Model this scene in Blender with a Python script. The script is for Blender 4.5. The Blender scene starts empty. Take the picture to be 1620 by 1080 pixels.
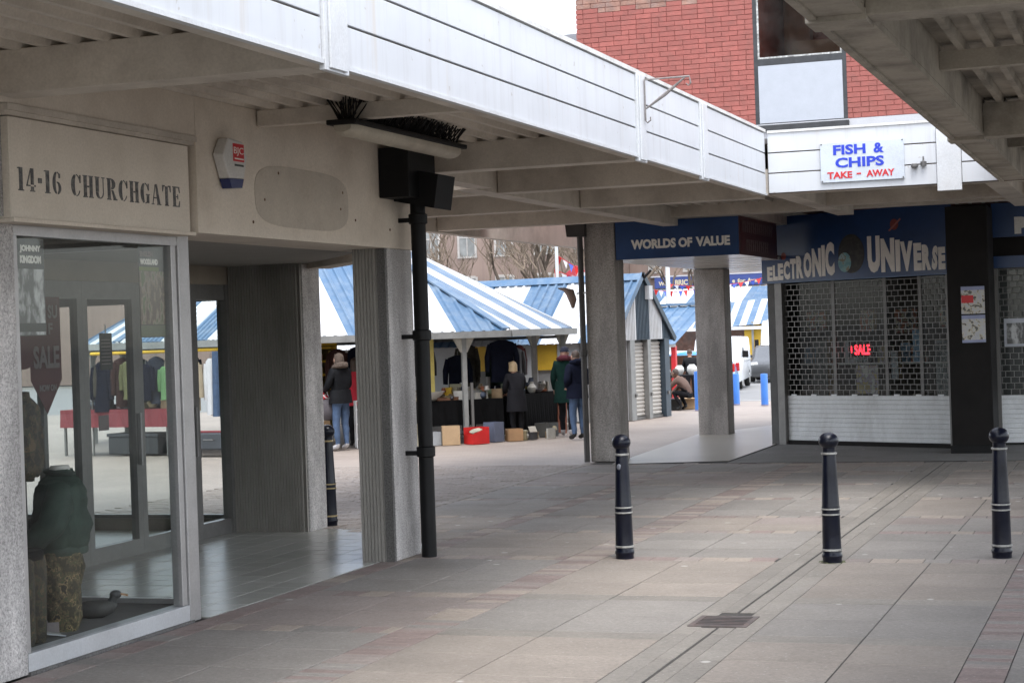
import bpy, bmesh, math, random
from mathutils import Vector, Matrix, noise
R = math.radians
random.seed(7)
scene = bpy.context.scene
C = scene.collection

# ------------------------------------------------------------------ camera, world, sun, exposure
cam_d = bpy.data.cameras.new('camera'); cam = bpy.data.objects.new('camera', cam_d); C.objects.link(cam)
YAW, PITCH, ROLL = .334934, .0050139, -.034018
fw = Vector((-math.sin(YAW)*math.cos(PITCH), math.cos(YAW)*math.cos(PITCH), -math.sin(PITCH)))
rt = Vector((math.cos(YAW), math.sin(YAW), 0)); up = rt.cross(fw)
rt2 = math.cos(ROLL)*rt + math.sin(ROLL)*up; up2 = math.cos(ROLL)*up - math.sin(ROLL)*rt
cam.matrix_world = Matrix(((rt2.x, up2.x, -fw.x, 0), (rt2.y, up2.y, -fw.y, 0), (rt2.z, up2.z, -fw.z, 2.0), (0, 0, 0, 1)))
cam_d.sensor_width = 36; cam_d.lens = 36*2915.87/1620; cam_d.clip_end = 3000; cam_d.clip_start = .05
scene.camera = cam
SUN_EL, SUN_AZ = R(70), R(150)            # azimuth clockwise from +Y
world = bpy.data.worlds.new('World'); scene.world = world; world.use_nodes = True
wn = world.node_tree.nodes; wl = world.node_tree.links
sky = wn.new('ShaderNodeTexSky'); sky.sky_type = 'NISHITA'; sky.sun_disc = False
sky.sun_elevation = SUN_EL; sky.sun_rotation = SUN_AZ; sky.air_density = 1.0; sky.dust_density = 1.5; sky.ozone_density = 1.0
hs = wn.new('ShaderNodeHueSaturation'); hs.inputs['Saturation'].default_value = .34
wl.new(sky.outputs[0], hs.inputs['Color'])
wl.new(hs.outputs[0], wn['Background'].inputs[0]); wn['Background'].inputs[1].default_value = .15
sd = bpy.data.lights.new('sun', 'SUN'); sd.energy = .8; sd.angle = R(40); sd.color = (1, .99, .97)
so = bpy.data.objects.new('sun', sd); C.objects.link(so); so.location = (20, -20, 40)
sv = Vector((math.sin(SUN_AZ)*math.cos(SUN_EL), math.cos(SUN_AZ)*math.cos(SUN_EL), math.sin(SUN_EL)))
so.rotation_euler = sv.to_track_quat('Z', 'Y').to_euler()
scene.view_settings.view_transform = 'Standard'; scene.view_settings.look = 'None'
scene.view_settings.exposure = 2.02; scene.view_settings.gamma = 1.0
scene.view_settings.use_curve_mapping = False
scene.render.engine = 'CYCLES'
scene.cycles.max_bounces = 10; scene.cycles.diffuse_bounces = 5; scene.cycles.transparent_max_bounces = 16
scene.cycles.caustics_reflective = False; scene.cycles.caustics_refractive = False
scene.cycles.use_denoising = True

# ------------------------------------------------------------------ materials
def srgb(r, g, b):
    f = lambda c: (c/255/12.92) if c/255 <= .04045 else ((c/255+.055)/1.055)**2.4
    return (f(r), f(g), f(b))
MATS = {}
def base_mat(name):
    m = bpy.data.materials.new(name); m.use_nodes = True; MATS[name] = m
    return m, m.node_tree.nodes, m.node_tree.links, m.node_tree.nodes['Principled BSDF']
def ramp(n, stops, interp='LINEAR'):
    r = n.new('ShaderNodeValToRGB'); cr = r.color_ramp; cr.interpolation = interp
    while len(cr.elements) < len(stops): cr.elements.new(.5)
    for e, (p, c) in zip(cr.elements, stops): e.position = p; e.color = (*c, 1)
    return r
def pos(n, l, scale=(1, 1, 1)):
    g = n.new('ShaderNodeNewGeometry'); mp = n.new('ShaderNodeMapping'); mp.inputs['Scale'].default_value = scale
    l.new(g.outputs['Position'], mp.inputs['Vector']); return mp.outputs[0]
def noise_n(n, l, vec, scale, detail=4, rough=.6):
    t = n.new('ShaderNodeTexNoise'); t.inputs['Scale'].default_value = scale; t.inputs['Detail'].default_value = detail
    t.inputs['Roughness'].default_value = rough; l.new(vec, t.inputs['Vector']); return t.outputs['Fac']
def mix(n, l, a, b, fac, mode='MIX'):
    x = n.new('ShaderNodeMix'); x.data_type = 'RGBA'; x.blend_type = mode
    for s, i in ((fac, 0), (a, 6), (b, 7)):
        if isinstance(s, (int, float)): x.inputs[i].default_value = s
        elif isinstance(s, tuple): x.inputs[i].default_value = (*s, 1)
        else: l.new(s, x.inputs[i])
    return x.outputs[2]
def mat(name, col, rough=.6, var=.15, vscale=3.0, stretch=(1, 1, 1), grain=.08, gscale=60, bump=.1, bscale=40, metal=0, rnd=0, dirt=None, dirt_amt=.4, dirt_scale=1.2, spec=.5, coat=0):
    """colour with broad mottling, fine grain, optional dirt patches, optional per-object change, and fine relief"""
    if name in MATS: return MATS[name]
    m, n, l, b = base_mat(name)
    p = pos(n, l, stretch)
    c0 = tuple(max(0, x*(1-var)) for x in col); c1 = tuple(min(1, x*(1+var)) for x in col)
    r = ramp(n, [(.3, c0), (.7, c1)]); l.new(noise_n(n, l, p, vscale), r.inputs[0]); out = r.outputs[0]
    if grain:
        g = ramp(n, [(.25, (1-grain*2,)*3), (.75, (1+0*grain,)*3)]); l.new(noise_n(n, l, pos(n, l), gscale, 2), g.inputs[0])
        out = mix(n, l, out, g.outputs[0], 1.0, 'MULTIPLY')
    if dirt:
        d = ramp(n, [(.45, (0, 0, 0)), (.7, (dirt_amt,)*3)]); l.new(noise_n(n, l, p, dirt_scale, 6, .7), d.inputs[0])
        out = mix(n, l, out, dirt, d.outputs[0])
    if rnd:
        oi = n.new('ShaderNodeObjectInfo'); rr = ramp(n, [(0, (1-rnd,)*3), (1, (1+rnd,)*3)])
        l.new(oi.outputs['Random'], rr.inputs[0]); out = mix(n, l, out, rr.outputs[0], 1.0, 'MULTIPLY')
    l.new(out, b.inputs['Base Color'])
    b.inputs['Roughness'].default_value = rough; b.inputs['Metallic'].default_value = metal
    b.inputs['Specular IOR Level'].default_value = spec; b.inputs['Coat Weight'].default_value = coat
    if bump:
        bp = n.new('ShaderNodeBump'); bp.inputs['Strength'].default_value = bump; bp.inputs['Distance'].default_value = .02
        l.new(noise_n(n, l, pos(n, l), bscale, 4), bp.inputs['Height']); l.new(bp.outputs[0], b.inputs['Normal'])
    return m
def glass(name, tint=(.9, .93, .92), refl=1.0, dirt=.04):
    m, n, l, b = base_mat(name); n.remove(b)
    fr = n.new('ShaderNodeLayerWeight'); fr.inputs[0].default_value = .5
    pw = n.new('ShaderNodeMath'); pw.operation = 'POWER'; pw.inputs[1].default_value = 5; l.new(fr.outputs['Facing'], pw.inputs[0])
    mu = n.new('ShaderNodeMath'); mu.operation = 'MULTIPLY_ADD'; mu.inputs[1].default_value = refl*.9; mu.inputs[2].default_value = .018
    tr = n.new('ShaderNodeBsdfTransparent'); tr.inputs[0].default_value = (*tint, 1)
    gl = n.new('ShaderNodeBsdfGlossy'); gl.inputs['Roughness'].default_value = .015
    df = n.new('ShaderNodeBsdfDiffuse'); df.inputs[0].default_value = (.6, .6, .58, 1)
    mx = n.new('ShaderNodeMixShader'); m2 = n.new('ShaderNodeMixShader')
    l.new(pw.outputs[0], mu.inputs[0]); l.new(mu.outputs[0], mx.inputs[0]); l.new(tr.outputs[0], mx.inputs[1]); l.new(gl.outputs[0], mx.inputs[2])
    dr = ramp(n, [(.4, (0, 0, 0)), (.8, (dirt, dirt, dirt))]); l.new(noise_n(n, l, pos(n, l), 2.5, 5), dr.inputs[0])
    l.new(dr.outputs[0], m2.inputs[0]); l.new(mx.outputs[0], m2.inputs[1]); l.new(df.outputs[0], m2.inputs[2])
    l.new(m2.outputs[0], n['Material Output'].inputs[0]); return m
def patch_mat(name, cols, scale=5, rough=.8, stretch=(1, 1, 1), detail=3, interp='CONSTANT', bump=0):
    m, n, l, b = base_mat(name); k = len(cols)
    r = ramp(n, [((.40+.2*i/max(1, k-1)) if i else 0, c) for i, c in enumerate(cols)], interp)
    l.new(noise_n(n, l, pos(n, l, stretch), scale, detail), r.inputs[0]); l.new(r.outputs[0], b.inputs['Base Color'])
    b.inputs['Roughness'].default_value = rough; return m
def emit(name, col, s):
    m, n, l, b = base_mat(name); b.inputs['Base Color'].default_value = (*col, 1)
    b.inputs['Emission Color'].default_value = (*col, 1); b.inputs['Emission Strength'].default_value = s; return m

G_ = lambda v: (v, v, v)
def board_mat(name, col):
    m, n, l, b = base_mat(name)
    r = ramp(n, [(.3, tuple(c*.95 for c in col)), (.7, tuple(c*1.04 for c in col))]); l.new(noise_n(n, l, pos(n, l), 1.3, 4), r.inputs[0])
    rust = ramp(n, [(.58, G_(0)), (.78, G_(.5))]); l.new(noise_n(n, l, pos(n, l, (3.2, 3.2, .16)), 1.0, 5, .7), rust.inputs[0])
    o = mix(n, l, r.outputs[0], (.47, .37, .25), rust.outputs[0])                       # rust runs
    gr = ramp(n, [(.52, G_(0)), (.75, G_(.45))]); l.new(noise_n(n, l, pos(n, l, (9, 9, .5)), 1.0, 4, .7), gr.inputs[0])
    o = mix(n, l, o, (.40, .39, .38), gr.outputs[0])                                    # rain grime
    sp = ramp(n, [(.70, G_(0)), (.74, G_(.6))]); l.new(noise_n(n, l, pos(n, l), 13, 2), sp.inputs[0])
    o = mix(n, l, o, (.33, .29, .25), sp.outputs[0])
    l.new(o, b.inputs['Base Color']); b.inputs['Roughness'].default_value = .5
    bp = n.new('ShaderNodeBump'); bp.inputs['Strength'].default_value = .12; bp.inputs['Distance'].default_value = .03
    l.new(noise_n(n, l, pos(n, l), 3.5, 2), bp.inputs['Height']); l.new(bp.outputs[0], b.inputs['Normal']); return m
white_board = board_mat('white_board', (.565, .58, .60))
white_trim = mat('white_trim', (.62, .635, .65), .45, .06, 4, dirt=(.45, .42, .38), dirt_amt=.3)
canopy_paint = mat('canopy_paint', (.63, .57, .495), .65, .12, 1.2, dirt=(.20, .16, .125), dirt_amt=.6, dirt_scale=.9, bump=.15, bscale=25)
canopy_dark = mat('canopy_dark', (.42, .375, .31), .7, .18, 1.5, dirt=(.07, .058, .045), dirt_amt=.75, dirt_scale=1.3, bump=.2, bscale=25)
cream = mat('cream_wall', (.68, .605, .515), .75, .07, 1.5, dirt=(.40, .33, .26), dirt_amt=.5, dirt_scale=1.0, bump=.12, bscale=30)
cream_board = mat('cream_board', (.69, .62, .53), .55, .05, 2, dirt=(.42, .36, .28), dirt_amt=.3, dirt_scale=2.2, bump=.03)
stencil = mat('stencil_ink', (.075, .075, .08), .7, .5, 18, dirt=(.35, .33, .30), dirt_amt=.5, dirt_scale=25, bump=0)
alu = mat('window_metal', (.42, .41, .41), .38, .08, 5, metal=.55, bump=.02)
alu_dark = mat('door_metal', (.24, .235, .23), .42, .1, 5, metal=.4, bump=.02)
alu_pale = mat('sill_metal', (.56, .575, .60), .4, .06, 4, metal=.35, dirt=(.3, .28, .26), dirt_amt=.3)
fluted = mat('fluted_panel', (.30, .285, .262), .65, .2, 2, (1, 1, .3), dirt=(.11, .10, .09), dirt_amt=.55)
black_paint = mat('black_paint', (.006, .006, .0065), .5, .3, 6, bump=.08, spec=.2)
black_pillar = mat('black_pillar', (.009, .0075, .007), .65, .3, 3, bump=.1, spec=.2)
brick_red = mat('painted_brick', (.335, .102, .084), .75, .1, 9, rnd=.09, dirt=(.21, .085, .07), dirt_amt=.6, dirt_scale=5, bump=.4, bscale=70)
brick_old = mat('bare_brick', (.27, .15, .115), .85, .3, 7, rnd=.35, dirt=(.17, .15, .145), dirt_amt=.8, dirt_scale=2.5, bump=.4, bscale=60)
mortar = mat('red_mortar', (.29, .088, .072), .8, .15, 10, bump=.3)
mortar_grey = mat('grey_joint', (.055, .05, .045), .95, .25, 8, bump=.3)
render_white = mat('white_render', (.48, .49, .52), .7, .06, 3, dirt=(.4, .38, .36), dirt_amt=.4)
frame_dark = mat('dark_window_frame', (.035, .037, .04), .5, .3, 8)
blank_panel = mat('pale_infill', (.40, .425, .47), .6, .04, 6, grain=.06, gscale=90, bump=.03)
sign_blue = mat('sign_blue', (.017, .055, .165), .3, .25, 1.2, bump=0)
sign_red = mat('sign_dark_red', (.075, .022, .022), .4, .2, 3, bump=0)
letter_white = mat('letter_white', (.86, .83, .78), .5, .05, 5, bump=0)
letter_grey = mat('letter_grey', (.17, .13, .125), .5, .1, 5, bump=0)
letter_blue = mat('letter_blue', (.014, .045, .53), .4, .05, 5, bump=0)
letter_red = mat('letter_red', (.58, .018, .025), .4, .05, 5, bump=0)
sign_white = mat('sign_white', (.56, .60, .65), .4, .1, 3, dirt=(.52, .60, .70), dirt_amt=.6, dirt_scale=3, bump=0)
shutter_white = mat('shutter_white', (.74, .755, .77), .45, .06, 4, (1, 1, .4), dirt=(.36, .35, .34), dirt_amt=.4, dirt_scale=3, bump=.03)
steel = mat('shutter_steel', (.17, .165, .16), .45, .1, 6, metal=.5, bump=0)
bollard_paint = mat('bollard_paint', (.003, .0042, .012), .30, .25, 9, grain=.05, bump=.06, bscale=30, dirt=(.016, .017, .022), dirt_amt=.35, dirt_scale=6, spec=.28)
silver_paint = mat('silver_paint', (.52, .52, .50), .35, .15, 20, metal=.5, dirt=(.12, .11, .1), dirt_amt=.6, dirt_scale=25)
gold_paint = mat('gold_paint', (.38, .30, .16), .45, .15, 12, metal=.3)
wood = mat('brown_wood', (.16, .075, .04), .6, .3, 6, (1, 1, .2))
cardboard = mat('cardboard', (.42, .29, .17), .85, .1, 4)
dark_cloth = mat('black_cloth', (.006, .006, .0065), .95, .3, 6, bump=.3, spec=.1)
def granite(name, base, amt, scale):
    m, n, l, b = base_mat(name); p = pos(n, l)
    r = ramp(n, [(.3, tuple(x*(1-amt) for x in base)), (.5, base), (.72, tuple(min(1, x*(1+amt)) for x in base))])
    l.new(noise_n(n, l, p, scale, 3, .75), r.inputs[0])
    d = ramp(n, [(.38, G_(.58)), (.62, G_(1.05))]); l.new(noise_n(n, l, pos(n, l, (1, 1, .3)), 2.3, 5, .65), d.inputs[0])
    l.new(mix(n, l, r.outputs[0], d.outputs[0], 1, 'MULTIPLY'), b.inputs['Base Color']); b.inputs['Roughness'].default_value = .75
    bp = n.new('ShaderNodeBump'); bp.inputs['Strength'].default_value = .25; bp.inputs['Distance'].default_value = .01
    l.new(noise_n(n, l, p, scale*1.5, 3), bp.inputs['Height']); l.new(bp.outputs[0], b.inputs['Normal']); return m
granite_pale = granite('pale_granite', (.46, .44, .43), .55, 70)
granite_dark = granite('dark_granite', (.13, .125, .12), .6, 70)
concrete_col = granite('grey_aggregate', (.33, .305, .285), .4, 45)
def paving(name, col):
    m, n, l, b = base_mat(name); p = pos(n, l)
    oi = n.new('ShaderNodeObjectInfo')
    rr = ramp(n, [(0, tuple(c*.90 for c in col)), (.5, col), (1, tuple(c*1.08 for c in col))]); l.new(oi.outputs['Random'], rr.inputs[0])
    st = ramp(n, [(.34, G_(.85)), (.62, G_(1.05))]); l.new(noise_n(n, l, p, 1.6, 8, .8), st.inputs[0])
    fn = ramp(n, [(.32, G_(.66)), (.68, G_(1.18))]); l.new(noise_n(n, l, p, 30, 6, .85), fn.inputs[0])
    o = mix(n, l, mix(n, l, rr.outputs[0], st.outputs[0], 1, 'MULTIPLY'), fn.outputs[0], 1, 'MULTIPLY')
    vo = n.new('ShaderNodeTexVoronoi'); vo.inputs['Scale'].default_value = 2.1; l.new(p, vo.inputs['Vector'])
    gm = ramp(n, [(.05, G_(.7)), (.075, G_(0))]); l.new(vo.outputs['Distance'], gm.inputs[0])
    o = mix(n, l, o, (.50, .48, .45), gm.outputs[0])                      # trodden chewing gum
    v2 = n.new('ShaderNodeTexVoronoi'); v2.inputs['Scale'].default_value = 14; l.new(p, v2.inputs['Vector'])
    g2 = ramp(n, [(.07, G_(.55)), (.11, G_(0))]); l.new(v2.outputs['Distance'], g2.inputs[0])
    o = mix(n, l, o, (.42, .41, .39), g2.outputs[0])
    l.new(o, b.inputs['Base Color'])
    ro = ramp(n, [(.35, G_(.58)), (.65, G_(.8))]); l.new(noise_n(n, l, p, .9, 4), ro.inputs[0]); l.new(ro.outputs[0], b.inputs['Roughness'])
    bp = n.new('ShaderNodeBump'); bp.inputs['Strength'].default_value = .45; bp.inputs['Distance'].default_value = .012
    l.new(noise_n(n, l, p, 34, 6, .8), bp.inputs['Height']); l.new(bp.outputs[0], b.inputs['Normal']); return m
slab_grey = paving('slab_grey_green', (.238, .218, .198))
slab_buff = paving('slab_buff', (.268, .232, .20))
slab_pink = paving('slab_pink', (.262, .221, .20))
slab_gritty = paving('slab_gritty', (.235, .213, .187))
paver_red = paving('paver_red', (.24, .185, .168))
paver_pale = paving('paver_pale', (.32, .27, .228))
tile_mat = mat('lobby_tile', (.42, .42, .385), .22, .12, 1.2, rnd=.06, dirt=(.2, .19, .17), dirt_amt=.4, bump=.04)
terrazzo = mat('terrazzo', (.42, .385, .33), .3, .1, .8, grain=.12, gscale=90, bump=.02)
pane_glass = glass('window_glass', (.94, .955, .95), .35, .006)
door_glass = glass('door_glass', (.95, .965, .96), .35, .004)
car_glass = mat('car_glass', (.03, .035, .04), .08, .1, 3, bump=0)
rubber = mat('tyre_rubber', (.015, .015, .015), .8, .1, 3)
roof_blue = mat('roof_blue', (.065, .135, .235), .4, .06, 2, dirt=(.20, .25, .30), dirt_amt=.55, dirt_scale=2.5, bump=0)
roof_white = mat('roof_white', (.55, .57, .59), .45, .04, 2, dirt=(.40, .39, .37), dirt_amt=.55, dirt_scale=2.5, bump=0)
slate_blue = mat('dark_slate_cladding', (.04, .062, .085), .5, .15, 4)
post_grey = mat('post_grey', (.26, .265, .26), .45, .15, 6, metal=.2)
yellow_paint = mat('yellow_paint', (.72, .45, .03), .5, .08, 3)
# ------------------------------------------------------------------ mesh helpers
class MB:
    def __init__(s): s.v = []; s.f = []
    def add(s, vs, fs):
        b = len(s.v); s.v += [Vector(v) for v in vs]; s.f += [tuple(b+i for i in f) for f in fs]; return s
    def box(s, a, b, m=None):
        (x0, y0, z0), (x1, y1, z1) = a, b
        x0, x1 = min(x0, x1), max(x0, x1); y0, y1 = min(y0, y1), max(y0, y1); z0, z1 = min(z0, z1), max(z0, z1)
        vs = [Vector(p) for p in ((x0, y0, z0), (x1, y0, z0), (x1, y1, z0), (x0, y1, z0), (x0, y0, z1), (x1, y0, z1), (x1, y1, z1), (x0, y1, z1))]
        if m: vs = [m @ v for v in vs]
        return s.add(vs, [(0, 3, 2, 1), (4, 5, 6, 7), (0, 1, 5, 4), (1, 2, 6, 5), (2, 3, 7, 6), (3, 0, 4, 7)])
    def slab(s, x0, x1, y0, y1, z0, z1, c=.006):
        vs = [(x0, y0, z0), (x1, y0, z0), (x1, y1, z0), (x0, y1, z0), (x0, y0, z1-c), (x1, y0, z1-c), (x1, y1, z1-c), (x0, y1, z1-c), (x0+c, y0+c, z1), (x1-c, y0+c, z1), (x1-c, y1-c, z1), (x0+c, y1-c, z1)]
        fs = [(8, 9, 10, 11)]
        for i in range(4):
            j = (i+1) % 4; fs += [(i, j, 4+j, 4+i), (4+i, 4+j, 8+j, 8+i)]
        return s.add(vs, fs)
    def bar(s, a, b, w, h=None):
        a, b = Vector(a), Vector(b); h = h or w; d = (b-a).normalized(); u = d.cross(Vector((0, 0, 1)))
        if u.length < .01: u = Vector((1, 0, 0))
        u.normalize(); t = u.cross(d); vs = []
        for p in (a, b):
            for i, j in ((-1, -1), (1, -1), (1, 1), (-1, 1)): vs.append(p+u*(i*w/2)+t*(j*h/2))
        return s.add(vs, [(0, 1, 2, 3), (7, 6, 5, 4), (0, 4, 5, 1), (1, 5, 6, 2), (2, 6, 7, 3), (3, 7, 4, 0)])
    def tube(s, pts, rad, n=8, caps=True):
        pts = [Vector(p) for p in pts]; rads = rad if isinstance(rad, (list, tuple)) else [rad]*len(pts); rings = []; pu = None
        for i, p in enumerate(pts):
            d = (pts[min(i+1, len(pts)-1)]-pts[max(i-1, 0)]).normalized()
            u = pu - d*pu.dot(d) if pu else d.orthogonal()
            if u.length < 1e-4: u = d.orthogonal()
            u.normalize(); pu = u; w = d.cross(u)
            rings.append([p+(u*math.cos(2*math.pi*k/n)+w*math.sin(2*math.pi*k/n))*rads[i] for k in range(n)])
        return s.loft(rings, caps)
    def loft(s, rings, caps=True):
        n = len(rings[0]); b = len(s.v)
        for r in rings: s.v += [Vector(p) for p in r]
        for i in range(len(rings)-1):
            for k in range(n): s.f.append((b+i*n+k, b+i*n+(k+1) % n, b+(i+1)*n+(k+1) % n, b+(i+1)*n+k))
        if caps: s.f.append(tuple(b+k for k in reversed(range(n)))); s.f.append(tuple(b+(len(rings)-1)*n+k for k in range(n)))
        return s
    def lathe(s, prof, n=20, c=(0, 0, 0), sx=1, sy=1):
        c = Vector(c)
        return s.loft([[c+Vector((r*sx*math.cos(2*math.pi*k/n), r*sy*math.sin(2*math.pi*k/n), z)) for k in range(n)] for r, z in prof])
    def prism(s, poly, off):
        k = len(poly); off = Vector(off); p = [Vector(q) for q in poly]
        return s.add(p+[q+off for q in p], [tuple(reversed(range(k))), tuple(range(k, 2*k))]+[(i, (i+1) % k, k+(i+1) % k, k+i) for i in range(k)])
    def ball(s, c, r, nu=14, nv=9, scale=(1, 1, 1)):
        c = Vector(c)
        rings = []
        for j in range(nv+1):
            a = math.pi*(j+.02)/(nv+.04)-math.pi/2
            rings.append([c+Vector((r*scale[0]*math.cos(a)*math.cos(2*math.pi*k/nu), r*scale[1]*math.cos(a)*math.sin(2*math.pi*k/nu), r*scale[2]*math.sin(a))) for k in range(nu)])
        return s.loft(rings)
    def jitter(s, amp, sc=3.0, seed=0):
        for v in s.v: v += noise.noise_vector(v*sc+Vector((seed, 0, 0)))*amp
        return s
    def obj(s, name, m, parent=None, smooth=False, world=True, bevel=0, fix=False):
        me = bpy.data.meshes.new(name); vs = s.v
        if parent is not None and world:
            inv = PM[parent.name].inverted(); vs = [inv @ v for v in vs]
        me.from_pydata([tuple(v) for v in vs], [], s.f)
        if fix:
            bm = bmesh.new(); bm.from_mesh(me); bmesh.ops.recalc_face_normals(bm, faces=bm.faces); bm.to_mesh(me); bm.free()
        return link(name, me, m, parent, smooth, bevel)
PM = {}                                                     # world matrix of each thing's Empty (also of parts that carry sub-parts)
def link(name, me, m, parent=None, smooth=False, bevel=0):
    o = bpy.data.objects.new(name, me); C.objects.link(o); me.materials.append(m) if m and not me.materials else None
    if parent is not None: o.parent = parent; PM[o.name] = PM[parent.name]
    else: PM[o.name] = Matrix.Identity(4)
    if smooth:
        for p in me.polygons: p.use_smooth = True
        try: me.set_sharp_from_angle(angle=R(40))
        except Exception: pass
    if bevel:
        b = o.modifiers.new('bevel', 'BEVEL'); b.width = bevel; b.segments = 2; b.limit_method = 'ANGLE'
    return o
def tag(o, label=None, cat=None, group=None, kind=None):
    if label: o['label'] = label
    if cat: o['category'] = cat
    if group: o['group'] = group
    if kind: o['kind'] = kind
    return o
def thing(name, label, cat, loc=(0, 0, 0), rz=0, group=None):
    o = bpy.data.objects.new(name, None); C.objects.link(o); o.location = loc; o.rotation_euler = (0, 0, rz); o.empty_display_size = .1
    PM[o.name] = Matrix.Translation(Vector(loc)) @ Matrix.Rotation(rz, 4, 'Z')
    return tag(o, label, cat, group)
def dup(root, loc, rz, label=None, group=None):
    r = root.copy(); C.objects.link(r); r.location = loc; r.rotation_euler = (0, 0, rz)
    if label: r['label'] = label
    if group: r['group'] = group
    PM[r.name] = Matrix.Translation(Vector(loc)) @ Matrix.Rotation(rz, 4, 'Z')
    for ch in list(root.children):
        c = ch.copy(); C.objects.link(c); c.parent = r
        for g in list(ch.children):
            d = g.copy(); C.objects.link(d); d.parent = c
    return r
def text_mesh(txt, size=1.0, bold=.0, depth=.004, align='LEFT', shear=0, space=1.0, sx=1.0):
    cu = bpy.data.curves.new('txt', 'FONT'); cu.body = txt; cu.size = size; cu.offset = bold; cu.extrude = depth; cu.align_x = align
    cu.shear = shear; cu.space_character = space; cu.resolution_u = 3
    o = bpy.data.objects.new('txt', cu); C.objects.link(o); dg = bpy.context.evaluated_depsgraph_get()
    me = bpy.data.meshes.new_from_object(o.evaluated_get(dg)); bpy.data.objects.remove(o); bpy.data.curves.remove(cu)
    for v in me.vertices: v.co.x *= sx
    me.materials.clear(); return me
def frame_m(o, xd, yd=(0, 0, 1)):                            # text plane: x along xd, y along yd, normal outward
    x = Vector(xd).normalized(); y = Vector(yd).normalized(); z = x.cross(y)
    return Matrix(((x.x, y.x, z.x, o[0]), (x.y, y.y, z.y, o[1]), (x.z, y.z, z.z, o[2]), (0, 0, 0, 1)))
def text(name, txt, m, parent, at, xd, size, fit=None, **k):
    """lettering as real geometry, fitted to (width, height) if given"""
    me = text_mesh(txt, size, **k)
    if fit:
        xs = [v.co.x for v in me.vertices]; ys = [v.co.y for v in me.vertices]
        if xs:
            for v in me.vertices:
                v.co.x = (v.co.x-min(xs))*fit[0]/(max(xs)-min(xs)); v.co.y = (v.co.y-min(ys))*fit[1]/(max(ys)-min(ys))
    me.transform(PM[parent.name].inverted() @ frame_m(at, xd))
    return link(name, me, m, parent)
# ------------------------------------------------------------------ the ground
gm = mat('ground_grey', (.16, .155, .145), .9, .15, .3)
g = MB().add([(-900, -300, -.05), (900, -300, -.05), (900, 1500, -.05), (-900, 1500, -.05)], [(0, 1, 2, 3)]).obj('ground', gm); tag(g, kind='structure')
def brick_ground(name, c1, c2, mort, scale):
    m, n, l, b = base_mat(name); t = n.new('ShaderNodeTexBrick'); l.new(pos(n, l), t.inputs['Vector'])
    t.inputs['Color1'].default_value = (*c1, 1); t.inputs['Color2'].default_value = (*c2, 1); t.inputs['Mortar'].default_value = (*mort, 1)
    t.inputs['Scale'].default_value = scale; t.inputs['Mortar Size'].default_value = .012; t.inputs['Bias'].default_value = -.2
    d = ramp(n, [(.35, G_(.82)), (.65, G_(1.08))]); l.new(noise_n(n, l, pos(n, l), .35, 6, .7), d.inputs[0])
    l.new(mix(n, l, t.outputs[0], d.outputs[0], 1, 'MULTIPLY'), b.inputs['Base Color']); b.inputs['Roughness'].default_value = .6; return m
mk_m = brick_ground('market_paver', (.30, .255, .22), (.265, .222, .195), (.21, .177, .158), 2.3)
mk = MB().add([(-70, 17.52, -.012), (-8.02, 17.52, -.012), (-8.02, 47.5, -.012), (-70, 47.5, -.012)], [(0, 1, 2, 3)]).add([(-8.02, 26.9, -.012), (-6.1, 33.5, -.012), (-4, 47.5, -.012), (-8.02, 47.5, -.012)], [(0, 1, 2, 3)]).obj('market_paving', mk_m); tag(mk, kind='structure')
fld = MB(); random.seed(3)
y = 17.56
while y < 26.2:
    x = -12.2 + (.11 if int(y*10) % 2 else 0)
    while x < -8.1:
        z = random.uniform(-.0035, .003); fld.slab(x, x+.212, y, y+.104, -.012, z-.002, .004); x += .22
    y += .111
tag(fld.obj('paver_field', paver_pale if False else paving('market_paver_block', (.275, .233, .203)), mk), kind='stuff')
kerb = MB()
y = 17.6
while y < 26.4: kerb.slab(-8.1, -7.97, y, y+.595, -.02, .001); y += .6
tag(kerb.obj('kerb_line', slab_buff, mk), kind='stuff')
rd = MB().add([(-60, 47.5, -.025), (2, 47.5, -.025), (2, 78, -.025), (-60, 78, -.025)], [(0, 1, 2, 3)]).obj('road', mat('asphalt', (.20, .20, .20), .85, .12, 2)); tag(rd, kind='structure')
ln = MB()
for k in range(6): ln.box((-20+k*2.6, 49.0, -.02), (-19.88+k*2.6, 53.5, -.018))
ln.box((-14, 48.2, -.02), (-4, 48.32, -.018)); ln.obj('parking_lines', white_trim, rd)

pv = MB().add([(-6.56, 6, -.0055), (4, 6, -.0055), (4, 31.5, -.0055), (-5.9, 31.5, -.0055), (-5.9, 26.9, -.0055), (-7.97, 26.9, -.0055), (-7.97, 15.9, -.0055), (-6.56, 15.9, -.0055)], [tuple(range(8))]).obj('pavement', mortar_grey); tag(pv, kind='structure')
groups = [([7.2, 7.9, 8.56, 9.22], 9.46), ([9.46, 10.12, 10.79, 11.45], 11.69), ([11.69, 12.39, 13.08], 13.33), ([13.33, 14.0, 14.67, 15.34], 15.58), ([15.58, 16.19, 16.8, 17.41], 17.62), ([17.62, 18.2, 18.8], 19.0), ([19.0, 19.6, 20.2, 20.75], 20.97), ([20.97, 21.6, 22.2, 22.6], 22.8), ([22.8, 23.4, 24.0, 24.5], 24.7), ([24.7, 25.4, 26.0], 26.2)]
cL, cM, cR = [-6.33, -5.57, -4.93], [-4.60, -3.87, -3.05], [-2.5, -1.78, -1.09]
cLL, cRR = [-7.95, -7.15, -6.55], [-.83, -.1, .62, 1.4]
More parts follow.
